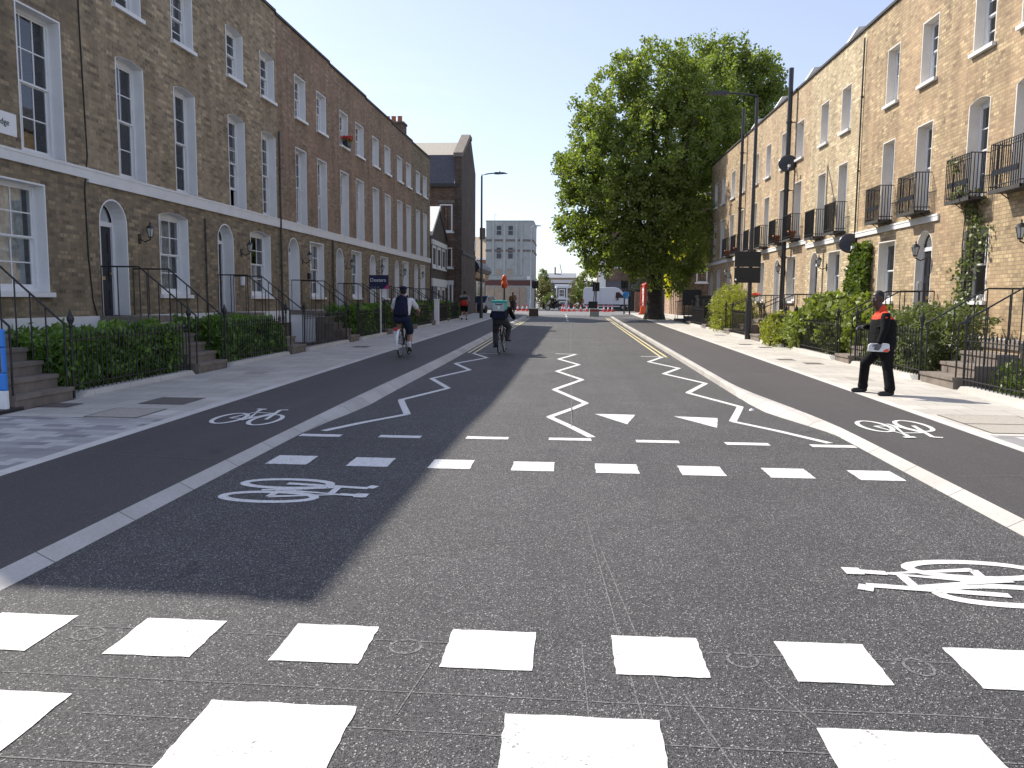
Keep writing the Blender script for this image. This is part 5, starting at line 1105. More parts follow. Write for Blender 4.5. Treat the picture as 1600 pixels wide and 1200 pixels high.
# blocks and barriers
def block(px, y, mat, stripe, label):
    root = empty('concrete_block', (X_(px,y),y,gz(y)), .05, label, 'block'); m = MB(); m.prism([(-.34,0),(.34,0),(.31,.46),(-.31,.46)],1,-.25,.25); m.build('block', M[mat], root, bevel=.015)
    m = MB(); m.box(-.34,.34,-.28,.28,.462,.54); m.build('top_slab', M['kerb'] if not stripe else M['greyrender'], root, bevel=.01)
    if stripe: m = MB(); m.box(-.325,.325,-.262,-.256,.34,.44); m.build('stripe', M['red'], root)
    return root
block(834,55.5,'brick_shade',False,'brown block with pale top at the left side of the road end'); block(928.5,56,'greyrender',True,'grey concrete block with a red stripe near the middle of the road end')
root = empty('barrier_stand', (X_(1005,58.5),58.5,gz(58)+PH), 0, 'orange stand with a hole beside the foot of the telephone box', 'barrier'); m = MB(); m.prism([(-.24,0),(.24,0),(.14,.62),(-.14,.62)],1,-.12,.12); m.build('body', M['orange'], root, bevel=.03); m = MB(); m.box(-.3,.3,-.2,.2,0,.1); m.build('base', M['orange'], root)
# red telephone box
root = empty('telephone_box', (X_(1012,71),71,gz(71)+PH), .25, 'red telephone box half hidden behind the tree trunk', 'telephone box')
m = MB(); w = .46
for sx in (-1,1):
    for sy in (-1,1): m.box(sx*w-.05,sx*w+.05,sy*w-.05,sy*w+.05,0,2.15)
m.box(-w-.07,w+.07,-w-.07,w+.07,0,.14); m.box(-w-.07,w+.07,-w-.07,w+.07,2.15,2.42); m.prism([(-w,2.42),(w,2.42),(w*.7,2.58),(0,2.64),(-w*.7,2.58)],1,-w,w); m.build('frame', M['red'], root)
for k, (ax, sgn) in enumerate(((0,-1),(0,1),(1,-1),(1,1))):
    m = MB()
    for i in range(9): z = .35+i*.215; (m.box(-w,w,sgn*w-.012,sgn*w+.012,z,z+.025) if ax else m.box(sgn*w-.012,sgn*w+.012,-w,w,z,z+.025))
    for t in (-.25,.25): (m.box(t-.012,t+.012,sgn*w-.012,sgn*w+.012,.14,2.15) if ax else m.box(sgn*w-.012,sgn*w+.012,t-.012,t+.012,.14,2.15))
    m.box(*( (-w,w,sgn*w-.01,sgn*w+.01) if ax else (sgn*w-.01,sgn*w+.01,-w,w)),.14,.36); g = m.build('glazing_bars', M['red'], root)
    m = MB(); (m.quad((-w,sgn*w,.3),(w,sgn*w,.3),(w,sgn*w,2.15),(-w,sgn*w,2.15)) if ax else m.quad((sgn*w,-w,.3),(sgn*w,w,.3),(sgn*w,w,2.15),(sgn*w,-w,2.15))); m.build('glass', M['glass'], g)
# white van, side on across the junction
YVN = 94; xl, xr = X_(913,YVN), X_(982,YVN); sc = (xr-xl)/6.2; root = empty('van', ((xl+xr)/2,YVN,gz(YVN)), 0, 'white long high roofed panel van crossing the end of the street', 'van')
sc = min(sc, 1.0); side_ = [(-3.25,.45),(-3.3,1.0),(-3.27,2.3),(-3.15,2.62),(-2.9,2.72),(1.1,2.72),(1.6,2.62),(2.0,2.4),(2.75,1.55),(3.1,1.38),(3.3,1.1),(3.32,.45)]
m = MB(); m.prism([(x*sc, z) for x, z in side_], 1, -1.0, 1.0); m.build('body', M['vanwhite'], root, bevel=.07)
m = MB(); m.prism([(x*sc,z) for x, z in ((1.18,1.52),(1.25,2.15),(1.7,2.18),(2.55,1.5))], 1, -1.012, -1.002); m.build('side_window', M['darkglass'], root)
m = MB(); m.prism([(x*sc,z) for x, z in ((2.06,2.32),(2.72,1.6),(2.76,1.64),(2.1,2.37))], 1, -.88, .88); m.build('windscreen', M['darkglass'], root)
m = MB(); m.box(-3.1*sc,3.25*sc,-1.03,-1.002,.62,.76); m.build('side_trim', M['dark'], root); m = MB(); m.box(-3.27*sc,3.3*sc,-.97,.97,.3,.449); m.build('sill', M['dark'], root)
for x in (-2.1,2.3):
    m = MB(); m.lathe([(.37,-.12),(.39,-.08),(.39,.1),(.36,.13)],(x*sc,-.93,.38),20,0,Matrix.Rotation(math.pi/2,3,'X')); wh = m.build('wheel', M['rubber'], root); m = MB(); m.lathe([(.2,.131),(.18,.15),(.05,.16)],(x*sc,-.93,.38),12,0,Matrix.Rotation(math.pi/2,3,'X')); m.build('rim', M['greymetal'], wh)
m = MB(); m.box(-3.33*sc,-3.2*sc,-1.015,-.8,.85,1.35); m.build('tail_light', M['red'], root); m = MB(); m.box(1.35*sc,1.62*sc,-1.25,-1.02,1.3,1.6); m.build('wing_mirror', M['dark'], root, bevel=.03); m = MB(); m.box(1.25*sc,1.5*sc,-1.02,-1.003,1.18,1.24); m.build('door_handle', M['dark'], root)
for x in (-.9,1.0): m = MB(); m.box(x*sc-.006,x*sc+.006,-1.006,-1.0015,.8,2.5); m.build('door_seam', M['greymetal'], root)
m = MB(); m.box(3.2*sc,3.34*sc,-.9,-.55,.85,1.1); m.build('headlight', M['lampglass'], root)
# blue car mostly hidden at the left corner
root = empty('car', (X_(757,64)-.3,64.5,gz(64)), 1.35, 'dark blue car half hidden beyond the dark shop corner', 'car'); M['bluecar'] = plain('dark blue car paint', (.02,.05,.12), .25, .05, coat=.6)
m = MB(); m.prism([(-2.1,.3),(-2.15,.75),(-1.5,.88),(-.9,1.38),(.7,1.42),(1.4,.95),(2.05,.8),(2.15,.35)],1,-.85,.85); m.build('body', M['bluecar'], root, bevel=.06)
m = MB(); m.prism([(-.85,.95),(-.72,1.3),(.62,1.33),(1.15,.95)],1,-.862,.862); m.build('window', M['darkglass'], root)
for x in (-1.35,1.35):
    for s in (-.78,.78): m = MB(); m.lathe([(.3,-.1),(.32,-.06),(.32,.06),(.3,.1)],(x,s,.32),16,0,Matrix.Rotation(math.pi/2,3,'X')); m.build('wheel', M['rubber'], root)
# blue plastic barrier at the left edge (chapter 8 style), end on
root = empty('plastic_barrier', (-7.03,9.42,gz(9.4)+PH), 0, 'bright blue plastic barrier cut off by the left picture edge', 'barrier')
m = MB(); x0, x1 = -1.6, .02
m.box(x0,x1,-.03,.03,.82,1.05); m.box(x0,x1,-.03,.03,.28,.50); m.box(x0,x0+.1,-.03,.03,.5,.82); m.box(x1-.05,x1,-.03,.03,.5,.82); m.box(-.8,-.7,-.03,.03,.5,.82); m.build('panel', M['blueplastic'], root, bevel=.02)
m = MB(); m.box(-.12,.02,-.03,.03,.02,.279); m.build('leg', M['coneref'], root, bevel=.01); m = MB(); m.box(-.16,.05,-.25,.25,-.0,.05); m.build('foot', M['dark'], root, bevel=.01)
# window boxes and flowers
def flowers(x, y, z, w, label, box='white', col='petal', s=1):
    root = empty('window_box', (x,y,z), 0, label, 'window box'); m = MB(); m.box(-.09,.09,-w/2,w/2,0,.16); m.build('trough', M[box], root, bevel=.008); r = np.random.default_rng(int(y*10))
    P = np.stack([.08*r.normal(size=60*s), w*.38*r.normal(size=60*s)*.8, .24+.09*r.random(60*s)],1); V, F = leaf_cloud(sprigs(P,4,.05,r), .06, seedv=3, aspect=.9); np_mesh('flowers', V, F, M[col], root)
    V, F = leaf_cloud(sprigs(P-np.array([0,0,.08]),3,.06,r), .06, seedv=4); np_mesh('leaves', V, F, M['leaf_laurel'], root)
flowers(8.4-.0135*34.4-.22,34.4,1.72,.55,'white trough of red flowers on a ground floor sill at the right'); flowers(-9.2+.0275*29.5+.10,29.5,zl_(7.74),.5,'red flowers on a top floor sill of the left terrace','dark')
# dark pigeonhole steel plate at the kerb
m = MB(); m.lathe([(.001,.03),(.03,.02),(.04,0)],(0,0,0),10); o = m.build('road_stud', M['coneref']); o.location = (2.66,11.75,gz(11.7)-.034); tag(o, 'small pale stud on the asphalt beside the right kerb bend', 'stud')
# ============================================================ PEOPLE
def capsule(m, a, b, r0, r1, n=14):
    a, b = Vector(a), Vector(b); d = b-a; Ln = d.length
    if Ln < 1e-5: return
    u = d/Ln; pts, rs = [], []
    for t in (-1,-.92,-.7,-.38): pts.append(a+u*r0*t); rs.append(r0*math.sqrt(max(1e-4,1-t*t)))
    for t in (0,.25,.5,.75,1): pts.append(a+d*t); rs.append(r0+(r1-r0)*t)
    for t in (.38,.7,.92,1): pts.append(b+u*r1*t); rs.append(r1*math.sqrt(max(1e-4,1-t*t)))
    m.tube(pts, rs, n)
def ellip(m, c, r, R=None, n=16):
    k = n//2; vs = []
    for i in range(k+1):
        for j in range(n):
            v = Vector((math.sin(math.pi*i/k)*math.cos(2*math.pi*j/n)*r[0]+1e-5, math.sin(math.pi*i/k)*math.sin(2*math.pi*j/n)*r[1], -math.cos(math.pi*i/k)*r[2]))
            vs.append((R@v if R is not None else v)+Vector(c))
    m.add(vs, [(i*n+j, i*n+(j+1)%n, (i+1)*n+(j+1)%n, (i+1)*n+j) for i in range(k) for j in range(n)], 0, True)
def fuse(name, m, mats, parent, voxel=.012, smooth=4, pick=None, org=Vector((0,0,0))):
    """one continuous skin over all the overlapping volumes"""
    me = bpy.data.meshes.new(name); me.from_pydata([tuple(Vector(v)-org) for v in m.v], [], m.f); o = bpy.data.objects.new(name, me); COL.objects.link(o)
    r = o.modifiers.new('r', 'REMESH'); r.mode = 'VOXEL'; r.voxel_size = voxel
    s = o.modifiers.new('s', 'SMOOTH'); s.factor = .5; s.iterations = smooth
    nm = bpy.data.meshes.new_from_object(o.evaluated_get(bpy.context.evaluated_depsgraph_get())); o.modifiers.clear(); o.data = nm; bpy.data.meshes.remove(me); nm.name = name
    nm.materials.clear()
    for x in mats: nm.materials.append(x)
    nm.polygons.foreach_set('use_smooth', [True]*len(nm.polygons))
    if pick: nm.polygons.foreach_set('material_index', [pick(p.center+org) for p in nm.polygons])
    else: nm.polygons.foreach_set('material_index', [0]*len(nm.polygons))
    o.parent = parent; return o
def seg_d(p, a, b):
    a, b = Vector(a), Vector(b); t = max(0, min(1, (p-a).dot(b-a)/(b-a).length_squared)); return (p-(a+(b-a)*t)).length
def cloth(name, col, rough=.85):
    m, nt, b, o = newmat(name); c = objco(nt); n = noise(nt, c, 9, 4, .6)
    nt.links.new(ramp(nt, n, .3, .7, tuple(x*.75 for x in col), tuple(min(1,x*1.2) for x in col)), b.inputs['Base Color']); b.inputs['Roughness'].default_value = rough
    w = N(nt, 'TexNoise', Scale=7., Detail=2., Distortion=.8); mp = nt.nodes.new('ShaderNodeMapping'); mp.inputs['Scale'].default_value = (1,1,2.2); nt.links.new(c, mp.inputs[0]); nt.links.new(mp.outputs[0], w.inputs['Vector']); bump(nt, b, w.outputs[0], .45, .02); b.inputs['Specular IOR Level'].default_value = .2; return m
M['skin_dark'] = plain('dark skin', (.055,.028,.018), .45, .12, scale=12); M['skin_mid'] = plain('light brown skin', (.38,.22,.15), .5, .1, scale=10)
M['c_black'] = cloth('black work cloth', (.006,.006,.007)); M['c_red'] = cloth('orange red yoke', (.72,.07,.03), .7); M['c_glove'] = cloth('grey glove', (.13,.13,.14)); M['shoe'] = plain('black shoe', (.012,.012,.012), .55, .1)
M['hair'] = plain('black hair', (.010,.008,.007), .7, .2, scale=30); M['c_white'] = cloth('white t shirt', (.66,.66,.68)); M['c_navy'] = cloth('navy shorts', (.02,.03,.06)); M['c_grey'] = cloth('grey cloth', (.24,.25,.27)); M['c_dgrey'] = cloth('dark grey trousers', (.055,.055,.06))
M['c_bag'] = cloth('navy rucksack', (.012,.015,.035)); M['teal'] = plain('teal bag fabric', (.02,.42,.38), .6, .08); M['c_brown'] = cloth('brown shirt', (.22,.14,.09)); M['c_redbag'] = cloth('red bag', (.42,.04,.03)); M['eye'] = plain('eye white', (.6,.58,.55), .3, .02); M['lip'] = plain('lips', (.10,.04,.035), .4, .1)
def hand(m, w, palm_dir, finger_dir, thumb_dir, curl=.5, s=1.0):
    """palm with four unequal bent fingers and a thumb leaving its side"""
    w = Vector(w); f = Vector(finger_dir).normalized(); n = Vector(palm_dir).normalized(); n = (n-f*n.dot(f)).normalized(); sd = f.cross(n); 
    if sd.dot(Vector(thumb_dir)) < 0: sd = -sd
    R = Matrix((sd*1, f*1, n*1)).transposed(); ellip(m, w+f*.05*s, (.042*s,.055*s,.018*s), R)
    for i, (off, ln) in enumerate(((.030,.070),(.010,.080),(-.011,.074),(-.030,.058))):
        b = w+f*.088*s+sd*off*s; c = curl*(1+.12*i); d1 = (f*math.cos(c*.7)+n*math.sin(c*.7)); d2 = (f*math.cos(c*1.9)+n*math.sin(c*1.9)); d3 = (f*math.cos(c*2.8)+n*math.sin(c*2.8))
        p1 = b+d1*ln*.45*s; p2 = p1+d2*ln*.33*s; p3 = p2+d3*ln*.24*s; capsule(m, b-f*.01, p1, .0105*s, .0098*s, 8); capsule(m, p1, p2, .0098*s, .009*s, 8); capsule(m, p2, p3, .009*s, .0078*s, 8)
    b = w+f*.03*s+sd*.03*s; t1 = b+(sd*.75+f*.6+n*.35).normalized()*.042*s; t2 = t1+(sd*.25+f*.8+n*.55).normalized()*.032*s; capsule(m, b, t1, .014*s, .0115*s, 8); capsule(m, t1, t2, .0115*s, .009*s, 8)
def head(m, c, fdir, s=1.0, up=Vector((0,0,1))):
    """head volumes round the centre c, facing fdir: skull, jaw, nose, brow, lips, ears"""
    f = Vector(fdir).normalized(); sd = f.cross(up).normalized(); u = sd.cross(f); R = Matrix((sd, f, u)).transposed(); c = Vector(c); P = lambda a, b, d: c+(sd*a+f*b+u*d)*s
    ellip(m, P(0,-.012,.03), (.074*s,.093*s,.088*s), R); ellip(m, P(0,.022,-.04), (.056*s,.066*s,.072*s), R); ellip(m, P(0,.062,-.082), (.027*s,.022*s,.022*s), R)
    ellip(m, P(0,.082,-.012), (.011*s,.016*s,.024*s), R); ellip(m, P(0,.092,-.026), (.017*s,.013*s,.010*s), R)
    ellip(m, P(0,.070,.024), (.052*s,.016*s,.010*s), R); ellip(m, P(.034,.062,-.018), (.020*s,.02*s,.018*s), R); ellip(m, P(-.034,.062,-.018), (.020*s,.02*s,.018*s), R)
    ellip(m, P(0,.079,-.052), (.023*s,.012*s,.009*s), R)
    for k in (-1,1): ellip(m, P(k*.075,-.005,-.005), (.008*s,.018*s,.030*s), R)
    return P, R
# ---- the man walking on the right pavement, built joint by joint at his own distance
J = lambda px, py, y: at(px, py, y)
org = Vector((4.78, 12.9, gz(12.9)+PH)); man = empty('person', org, 0, 'man in black work clothes with orange red shoulders walking on the right pavement', 'person')
neck = J(1376,486,12.92); hd = J(1371,467.5,12.92); pel = J(1379,541,12.9); ch = J(1379,508,12.91)
sn, en, wn_ = J(1384,494,12.72), J(1382,516,12.64), J(1375,535,12.62); sf, ef, wf = J(1373,493,13.10), J(1362,512,13.2), J(1350.5,510.5,13.1)
hn, kn, an = J(1385,547,12.81), J(1387,578,12.76), J(1390,609,12.68); hf, kf, af = J(1374,547,13.0), J(1352,567,13.03), J(1348,604,13.12)
fd = Vector((-.86,-.5,-.03)).normalized()
m = MB(); P_, R_ = head(m, hd, fd, 1.10); capsule(m, hd+Vector((.012,0,-.06)), neck+Vector((.01,0,-.06)), .062, .068); capsule(m, neck+Vector((.01,0,-.12)), ch, .08, .10); capsule(m, ch, pel, .11, .12)
for a, b, c_ in ((sn,en,wn_),(sf,ef,wf)): capsule(m, neck+Vector((0,0,-.07)), a, .05,.055); capsule(m, a, b, .048,.038); capsule(m, b, c_, .038,.026)
for a, b, c_ in ((hn,kn,an),(hf,kf,af)): capsule(m, pel, a, .11,.085); capsule(m, a, b, .08,.055); capsule(m, b, c_, .052,.036)
fuse('body', m, [M['skin_dark']], man, .0065, 3, org=org)
m = MB(); hand(m, wn_+Vector((0,-.01,-.01)), (-.15,.9,0), (-.35,.1,-.95), (-1,0,.0), .75); fuse('glove', m, [M['c_glove']], man, .0045, 1, org=org)
m = MB(); hand(m, wf+Vector((-.01,0,0)), (.1,-.3,-.9), (-.95,-.2,-.05), (0,-1,0), .55); fuse('glove', m, [M['c_glove']], man, .0045, 1, org=org)
m = MB(); ellip(m, P_(0,-.022,.050), (.077*1.1,.090*1.1,.078*1.1), R_); ellip(m, P_(0,-.045,.0), (.079,.068,.071), R_); hr = fuse('hair', m, [M['hair']], man, .008, 2, org=org)
for k in (-1,1):
    m = MB(); ellip(m, P_(k*.030,.0735,.004)-org, (.013,.008,.0065), R_, 10); e = m.build('eye', M['eye'], man); m = MB(); ellip(m, P_(k*.030,.0805,.004)-org, (.0055,.003,.0055), R_, 8); m.build('iris', M['hair'], e)
m = MB(); ellip(m, P_(0,.088,-.048)-org, (.020,.006,.004), R_, 10); ellip(m, P_(0,.087,-.057)-org, (.018,.006,.005), R_, 10); m.build('lips', M['lip'], man)
m = MB(); hem = pel+Vector((.0,0,.02))
def ovl(a, b, ra, rb, d=.085):     # torso volumes side by side across his shoulders (depth direction)
    for s in (-1,0,1): capsule(m, a+Vector((0,s*d,0)), b+Vector((0,s*d,0)), ra*(1 if s == 0 else .93), rb*(1 if s == 0 else .93), 16)
ovl(neck+Vector((.025,0,-.14)), ch+Vector((.01,0,0)), .135, .185, .075); ovl(ch+Vector((.01,0,0)), hem+Vector((-.01,0,.03)), .185, .205, .05); ovl(hem+Vector((-.01,0,.03)), hem+Vector((-.012,0,-.0)), .205, .19, .04)
capsule(m, neck+Vector((.01,0,-.09)), sn+Vector((.0,.03,0)), .075, .072); capsule(m, neck+Vector((.01,0,-.09)), sf+Vector((0,-.03,0)), .075, .072); capsule(m, neck+Vector((.02,0,-.06)), neck+Vector((.012,0,.03)), .095, .082)
capsule(m, sn, en, .072, .058); capsule(m, en, wn_+Vector((0,0,.01)), .057, .046); capsule(m, sf, ef, .072, .056); capsule(m, ef, wf+Vector((.02,0,0)), .054, .044)
yz = J(1380,499,12.9).z
def pj(p):
    if seg_d(p, sn+Vector((.0,-.04,-.01)), en) < .085 and p.y < sn.y+.0 and p.z < sn.z+.05: return 0
    if seg_d(p, sf, ef) < .085 and p.y > sf.y: return 0
    return 1 if p.z > yz-.03*(p.y-12.9) else 0
fuse('jacket', m, [M['c_black'], M['c_red']], man, .009, 2, pj, org)
m = MB(); mid = sn.lerp(en,.12)+Vector((-.01,-.068,0)); m.lathe([(.001,.004),(.017,.004),(.017,-.004),(.001,-.004)], mid-org, 14, 0, Matrix.Rotation(math.pi/2,3,'X')); m.build('arm_badge', M['c_red'], man)
m = MB(); capsule(m, pel+Vector((0,-.07,0)), pel+Vector((0,.07,0)), .135, .135); capsule(m, hn+Vector((0,0,.02)), kn, .115, .078); capsule(m, kn, an+Vector((0,0,.05)), .076, .078); capsule(m, an+Vector((0,0,.07)), an+Vector((0,0,.02)), .075, .083); capsule(m, hf+Vector((0,0,.02)), kf, .115, .08); capsule(m, kf, af+Vector((0,0,.05)), .078, .072); capsule(m, af+Vector((0,0,.07)), af+Vector((0,0,.02)), .072, .08)
fuse('trousers', m, [M['c_black']], man, .010, 2, org=org)
for a, tx in ((an,(-.97,-.12)),(af,(-.97,-.2))):
    m = MB(); g = gz(a.y)+PH; h = Vector((a.x+.03, a.y, g+.045)); t = Vector((a.x-.155, a.y-.03, g+.034)); capsule(m, h, t, .042, .036); capsule(m, h+Vector((-.05,0,.02)), h+Vector((-.01,0,.05)), .042, .045); capsule(m, h+Vector((0,.012,-.01)), t+Vector((0,.012,-.006)), .036,.03)
    m.v = [(x, y, max(z, g+.004)) for x, y, z in m.v]; fuse('shoe', m, [M['shoe']], man, .007, 2, org=org)
m = MB(); m.prism([(-.165,-.065),(.13,-.065),(.155,-.04),(.15,.05),(.125,.068),(-.13,.06),(-.165,.03)], 1, -.02, .02); pk = m.build('packet', M['c_white'], None, bevel=.008); pc = J(1373.5,543,12.66); pk.location = pc; pk.rotation_euler = (0,.03,0); tag(pk, 'white folded packet with a red corner in the walking man\'s gloved hand', 'packet')
m = MB(); m.add([(.05,-.0225,-.06),(.14,-.0225,-.06),(.14,-.0225,-.01),(.08,-.0225,-.03)], [(0,1,2,3)]); m.build('red_print', M['c_red'], pk)
# ---- bicycles
def bicycle(loc, rz, label, frame_mat, lean=0, red=False, white=False):
    root = empty('bicycle', loc, rz, label, 'bicycle'); root.rotation_euler = (0, lean, rz); Rw = .335
    for y in (0, 1.04):
        m = MB(); m.torus((0,y,Rw), Rw-.016, .018, 0, 36, 8); w = m.build('wheel', M['rubber'], root)
        m = MB(); m.torus((0,y,Rw), Rw-.04, .009, 0, 36, 6)
        for k in range(18): a = k*math.pi/9; m.tube([((-1)**k*.02,y,Rw),(0,y+math.cos(a)*(Rw-.045),Rw+math.sin(a)*(Rw-.045))], .0014, 3, cap=False)
        m.build('rim', M['greymetal'], w); m = MB(); m.tube([(-.05,y,Rw),(.05,y,Rw)], .022, 8); m.build('hub', M['greymetal'], w)
    bb, st, hb, sd = (0,.43,.28), (0,.27,.78), (0,.86,.88), (0,.24,.88); m = MB()
    for a, b, r_ in ((bb,(0,.29,.72),.017),((0,.29,.70),(0,.83,.80),.016),(bb,(0,.85,.72),.019),(hb,(0,.90,.62),.018),(bb,(.03,0,Rw),.010),(bb,(-.03,0,Rw),.010),((0,.30,.68),(.03,0,Rw),.009),((0,.30,.68),(-.03,0,Rw),.009),((0,.90,.62),(.045,1.04,Rw),.012),((0,.90,.62),(-.045,1.04,Rw),.012)): m.tube([a,b], r_, 8)
    m.build('frame', M[frame_mat], root)
    m = MB(); m.tube([(0,.29,.70),(0,.25,.88)], .013, 8); ellip(m, (0,.22,.905), (.07,.13,.03)); m.build('saddle', M['dark'], root)
    m = MB(); m.tube([hb,(0,.88,1.0)], .013, 8); m.tube([(-.29,.84,1.03),(-.1,.9,1.02),(.1,.9,1.02),(.29,.84,1.03)], .012, 8); m.build('handlebar', M['dark'], root)
    m = MB(); m.tube([(-.07,.43,.28),(.07,.43,.28)], .016, 8); m.lathe([(.09,-.004),(.09,.004)], (.055,.43,.28), 20, 0, Matrix.Rotation(math.pi/2,3,'Y')); m.tube([(.08,.43,.28),(.09,.40,.12)], .010, 6); m.tube([(-.08,.43,.28),(-.09,.46,.44)], .010, 6); m.build('crank', M['greymetal'], root)
    for s, p in ((1,(.15,.40,.12)),(-1,(-.15,.46,.44))): m = MB(); m.box(p[0]-.045,p[0]+.045,p[1]-.035,p[1]+.035,p[2]-.01,p[2]+.01); m.build('pedal', M['dark'], root)
    m = MB(); pts = [(math.cos(a)*(Rw+.015), Rw+math.sin(a)*(Rw+.015)) for a in [math.radians(d) for d in range(60,206,12)]]
    for (a, b), (c_, d) in zip(pts, pts[1:]): m.quad((-.024,a,b),(.024,a,b),(.024,c_,d),(-.024,c_,d))
    m.build('mudguard', M['coneref' if white else 'dark'], root); m = MB(); m.lathe([(.028,-.01),(.024,.012)], (0,-.09,.66), 12, 0, Matrix.Rotation(math.pi/2,3,'X')); m.build('rear_light', M['red'], root)
    if red: m = MB(); m.box(-.12,-.05,-.12,.12,.36,.62); m.build('side_bag', M['coneref'], root, bevel=.02); m = MB(); m.box(-.13,-.04,-.12,.14,.63,.70); m.build('bag_strap', M['red'], root, bevel=.015)
    return root
def rider(root, label, j, shirt, trouser, skin, shoe='shoe', hairm='hair', short=False, vox=.012, longsleeve=True):
    """body, clothes and shoes from joints given in the bicycle's frame; a thing of its own standing at the same place"""
    r = empty('person', root.location, 0, label, 'person'); r.rotation_euler = root.rotation_euler
    V = lambda k: Vector(j[k]); m = MB(); P_, R_ = head(m, V('head'), j.get('face',(0,1,-.1)), .98)
    capsule(m, V('head')+Vector((0,-.01,-.07)), V('neck'), .052, .06); capsule(m, V('neck'), V('chest'), .07, .12); capsule(m, V('chest'), V('pel'), .12, .13)
    for s in 'lr':
        capsule(m, V('neck'), V('sh'+s), .055, .055); capsule(m, V('sh'+s), V('el'+s), .05, .038); capsule(m, V('el'+s), V('wr'+s), .038, .026)
        f_ = (V('wr'+s)-V('el'+s)).normalized(); hand(m, V('wr'+s), (0,0,-1) if abs(f_.z) < .8 else (0,1,0), f_, (-1 if s == 'r' else 1, 0, 0), .9, .95)
        capsule(m, V('pel'), V('hi'+s), .12, .095); capsule(m, V('hi'+s), V('kn'+s), .09, .058); capsule(m, V('kn'+s), V('an'+s), .062, .036)
    fuse('body', m, [M[skin]], r, vox*.6, 2)
    m = MB(); ellip(m, P_(0,-.022,.045), (.08,.094,.08), R_); ellip(m, P_(0,-.04,.0), (.074,.066,.066), R_); fuse('hair', m, [M[hairm]], r, vox*.8, 2)
    m = MB(); cs = [V('chest'), V('pel')]
    for s in (-1,0,1):
        d = Vector((s*.10,0,0)); capsule(m, V('neck')+d*.9+Vector((0,-.01,-.10)), V('chest')+d, .095, .115); capsule(m, V('chest')+d, V('pel')+d*.8+Vector((0,0,.07)), .115, .12)
    for s in 'lr':
        capsule(m, V('neck')+Vector((0,0,-.05)), V('sh'+s), .07, .075)
        if longsleeve: capsule(m, V('sh'+s), V('el'+s), .07, .055); capsule(m, V('el'+s), V('wr'+s), .053, .04)
        else: capsule(m, V('sh'+s), V('sh'+s).lerp(V('el'+s),.6), .073, .07)
    fuse('shirt', m, [M[shirt]], r, vox, 2)
    m = MB(); capsule(m, V('pel')+Vector((-.08,0,0)), V('pel')+Vector((.08,0,0)), .135, .135)
    for s in 'lr':
        if short: capsule(m, V('hi'+s), V('hi'+s).lerp(V('kn'+s),.85), .115, .10)
        else: capsule(m, V('hi'+s), V('kn'+s), .115, .085); capsule(m, V('kn'+s), V('an'+s)+Vector((0,0,.03)), .08, .065)
    fuse('shorts' if short else 'trousers', m, [M[trouser]], r, vox, 2)
    for s in 'lr':
        if short: m = MB(); capsule(m, V('an'+s)+Vector((0,0,-.01)), V('an'+s)+Vector((0,-.0,.11)), .042,.046); fuse('sock', m, [M['c_white']], r, vox*.8, 1)
        m = MB(); a = V('an'+s); td = Vector(j.get('toe'+s,(0,1,-.12))).normalized(); h = a-td*.045+Vector((0,0,-.055)); capsule(m, h, h+td*.19, .042, .034); capsule(m, h+Vector((0,0,.02)), a+Vector((0,0,-.01)), .042, .042); fuse('shoe', m, [M[shoe]], r, vox*.8, 1)
    return r
lo = Vector((-4.06, 18.85, gz(19)+PH-.02)); bk = bicycle(lo, 0, 'bicycle with white side bag and red strap under the rider in the white shirt', 'dark', .0, True, True)
j = dict(head=(-.02,.50,1.56),neck=(-.01,.44,1.41),chest=(0,.34,1.24),pel=(0,.20,.94),shl=(-.20,.42,1.34),shr=(.20,.42,1.34),ell=(-.31,.56,1.10),elr=(.34,.60,1.10),wrl=(-.28,.78,1.05),wrr=(.29,.78,1.05),
    hil=(-.10,.22,.92),hir=(.10,.22,.92),knl=(-.13,.60,.86),knr=(.15,.50,.56),anl=(-.15,.44,.52),anr=(.16,.34,.21),face=(-.2,1,-.05))
r1 = rider(bk, 'cyclist in white t shirt, dark shorts and navy rucksack on the left track', j, 'c_white', 'c_navy', 'skin_mid', short=True, longsleeve=False)
def rucksack(root, pts, label, mats, cat='rucksack'):
    o = empty('rucksack', root.location, 0, label, cat); o.rotation_euler = root.rotation_euler; m = MB()
    for a, b, ra, rb in pts: capsule(m, a, b, ra, rb)
    fuse('bag', m, mats, o, .012, 3)
    for s in (-1,1): m = MB(); m.tube([(s*.09,.20,1.42),(s*.11,.36,1.47),(s*.12,.50,1.33),(s*.11,.42,1.15),(s*.10,.22,1.05)], .016, 6); m.build('strap', mats[0], o)
    return o
rucksack(bk, [((-.07,.20,1.38),(-.10,.10,1.04),.075,.085),((.07,.20,1.38),(.10,.10,1.04),.075,.085),((0,.19,1.40),(0,.09,1.03),.09,.10),((-.06,.10,1.28),(-.08,.03,1.04),.05,.06),((.06,.10,1.28),(.08,.03,1.04),.05,.06),((0,.09,1.28),(0,.03,1.04),.055,.065)], 'navy blue rucksack on the back of the cyclist in the white shirt', [M['c_bag']])
m = MB(); ellip(m, (-.02,.485,1.645), (.093,.108,.06)); m.box(-.09,.05,.56,.63,1.61,1.625); o = m.build('cap', M['c_bag'], r1)
lo = Vector((-1.92, 21.6, gz(21.8)-.033)); bk = bicycle(lo, -.05, 'dark bicycle ridden in the road by the delivery rider', 'dark')
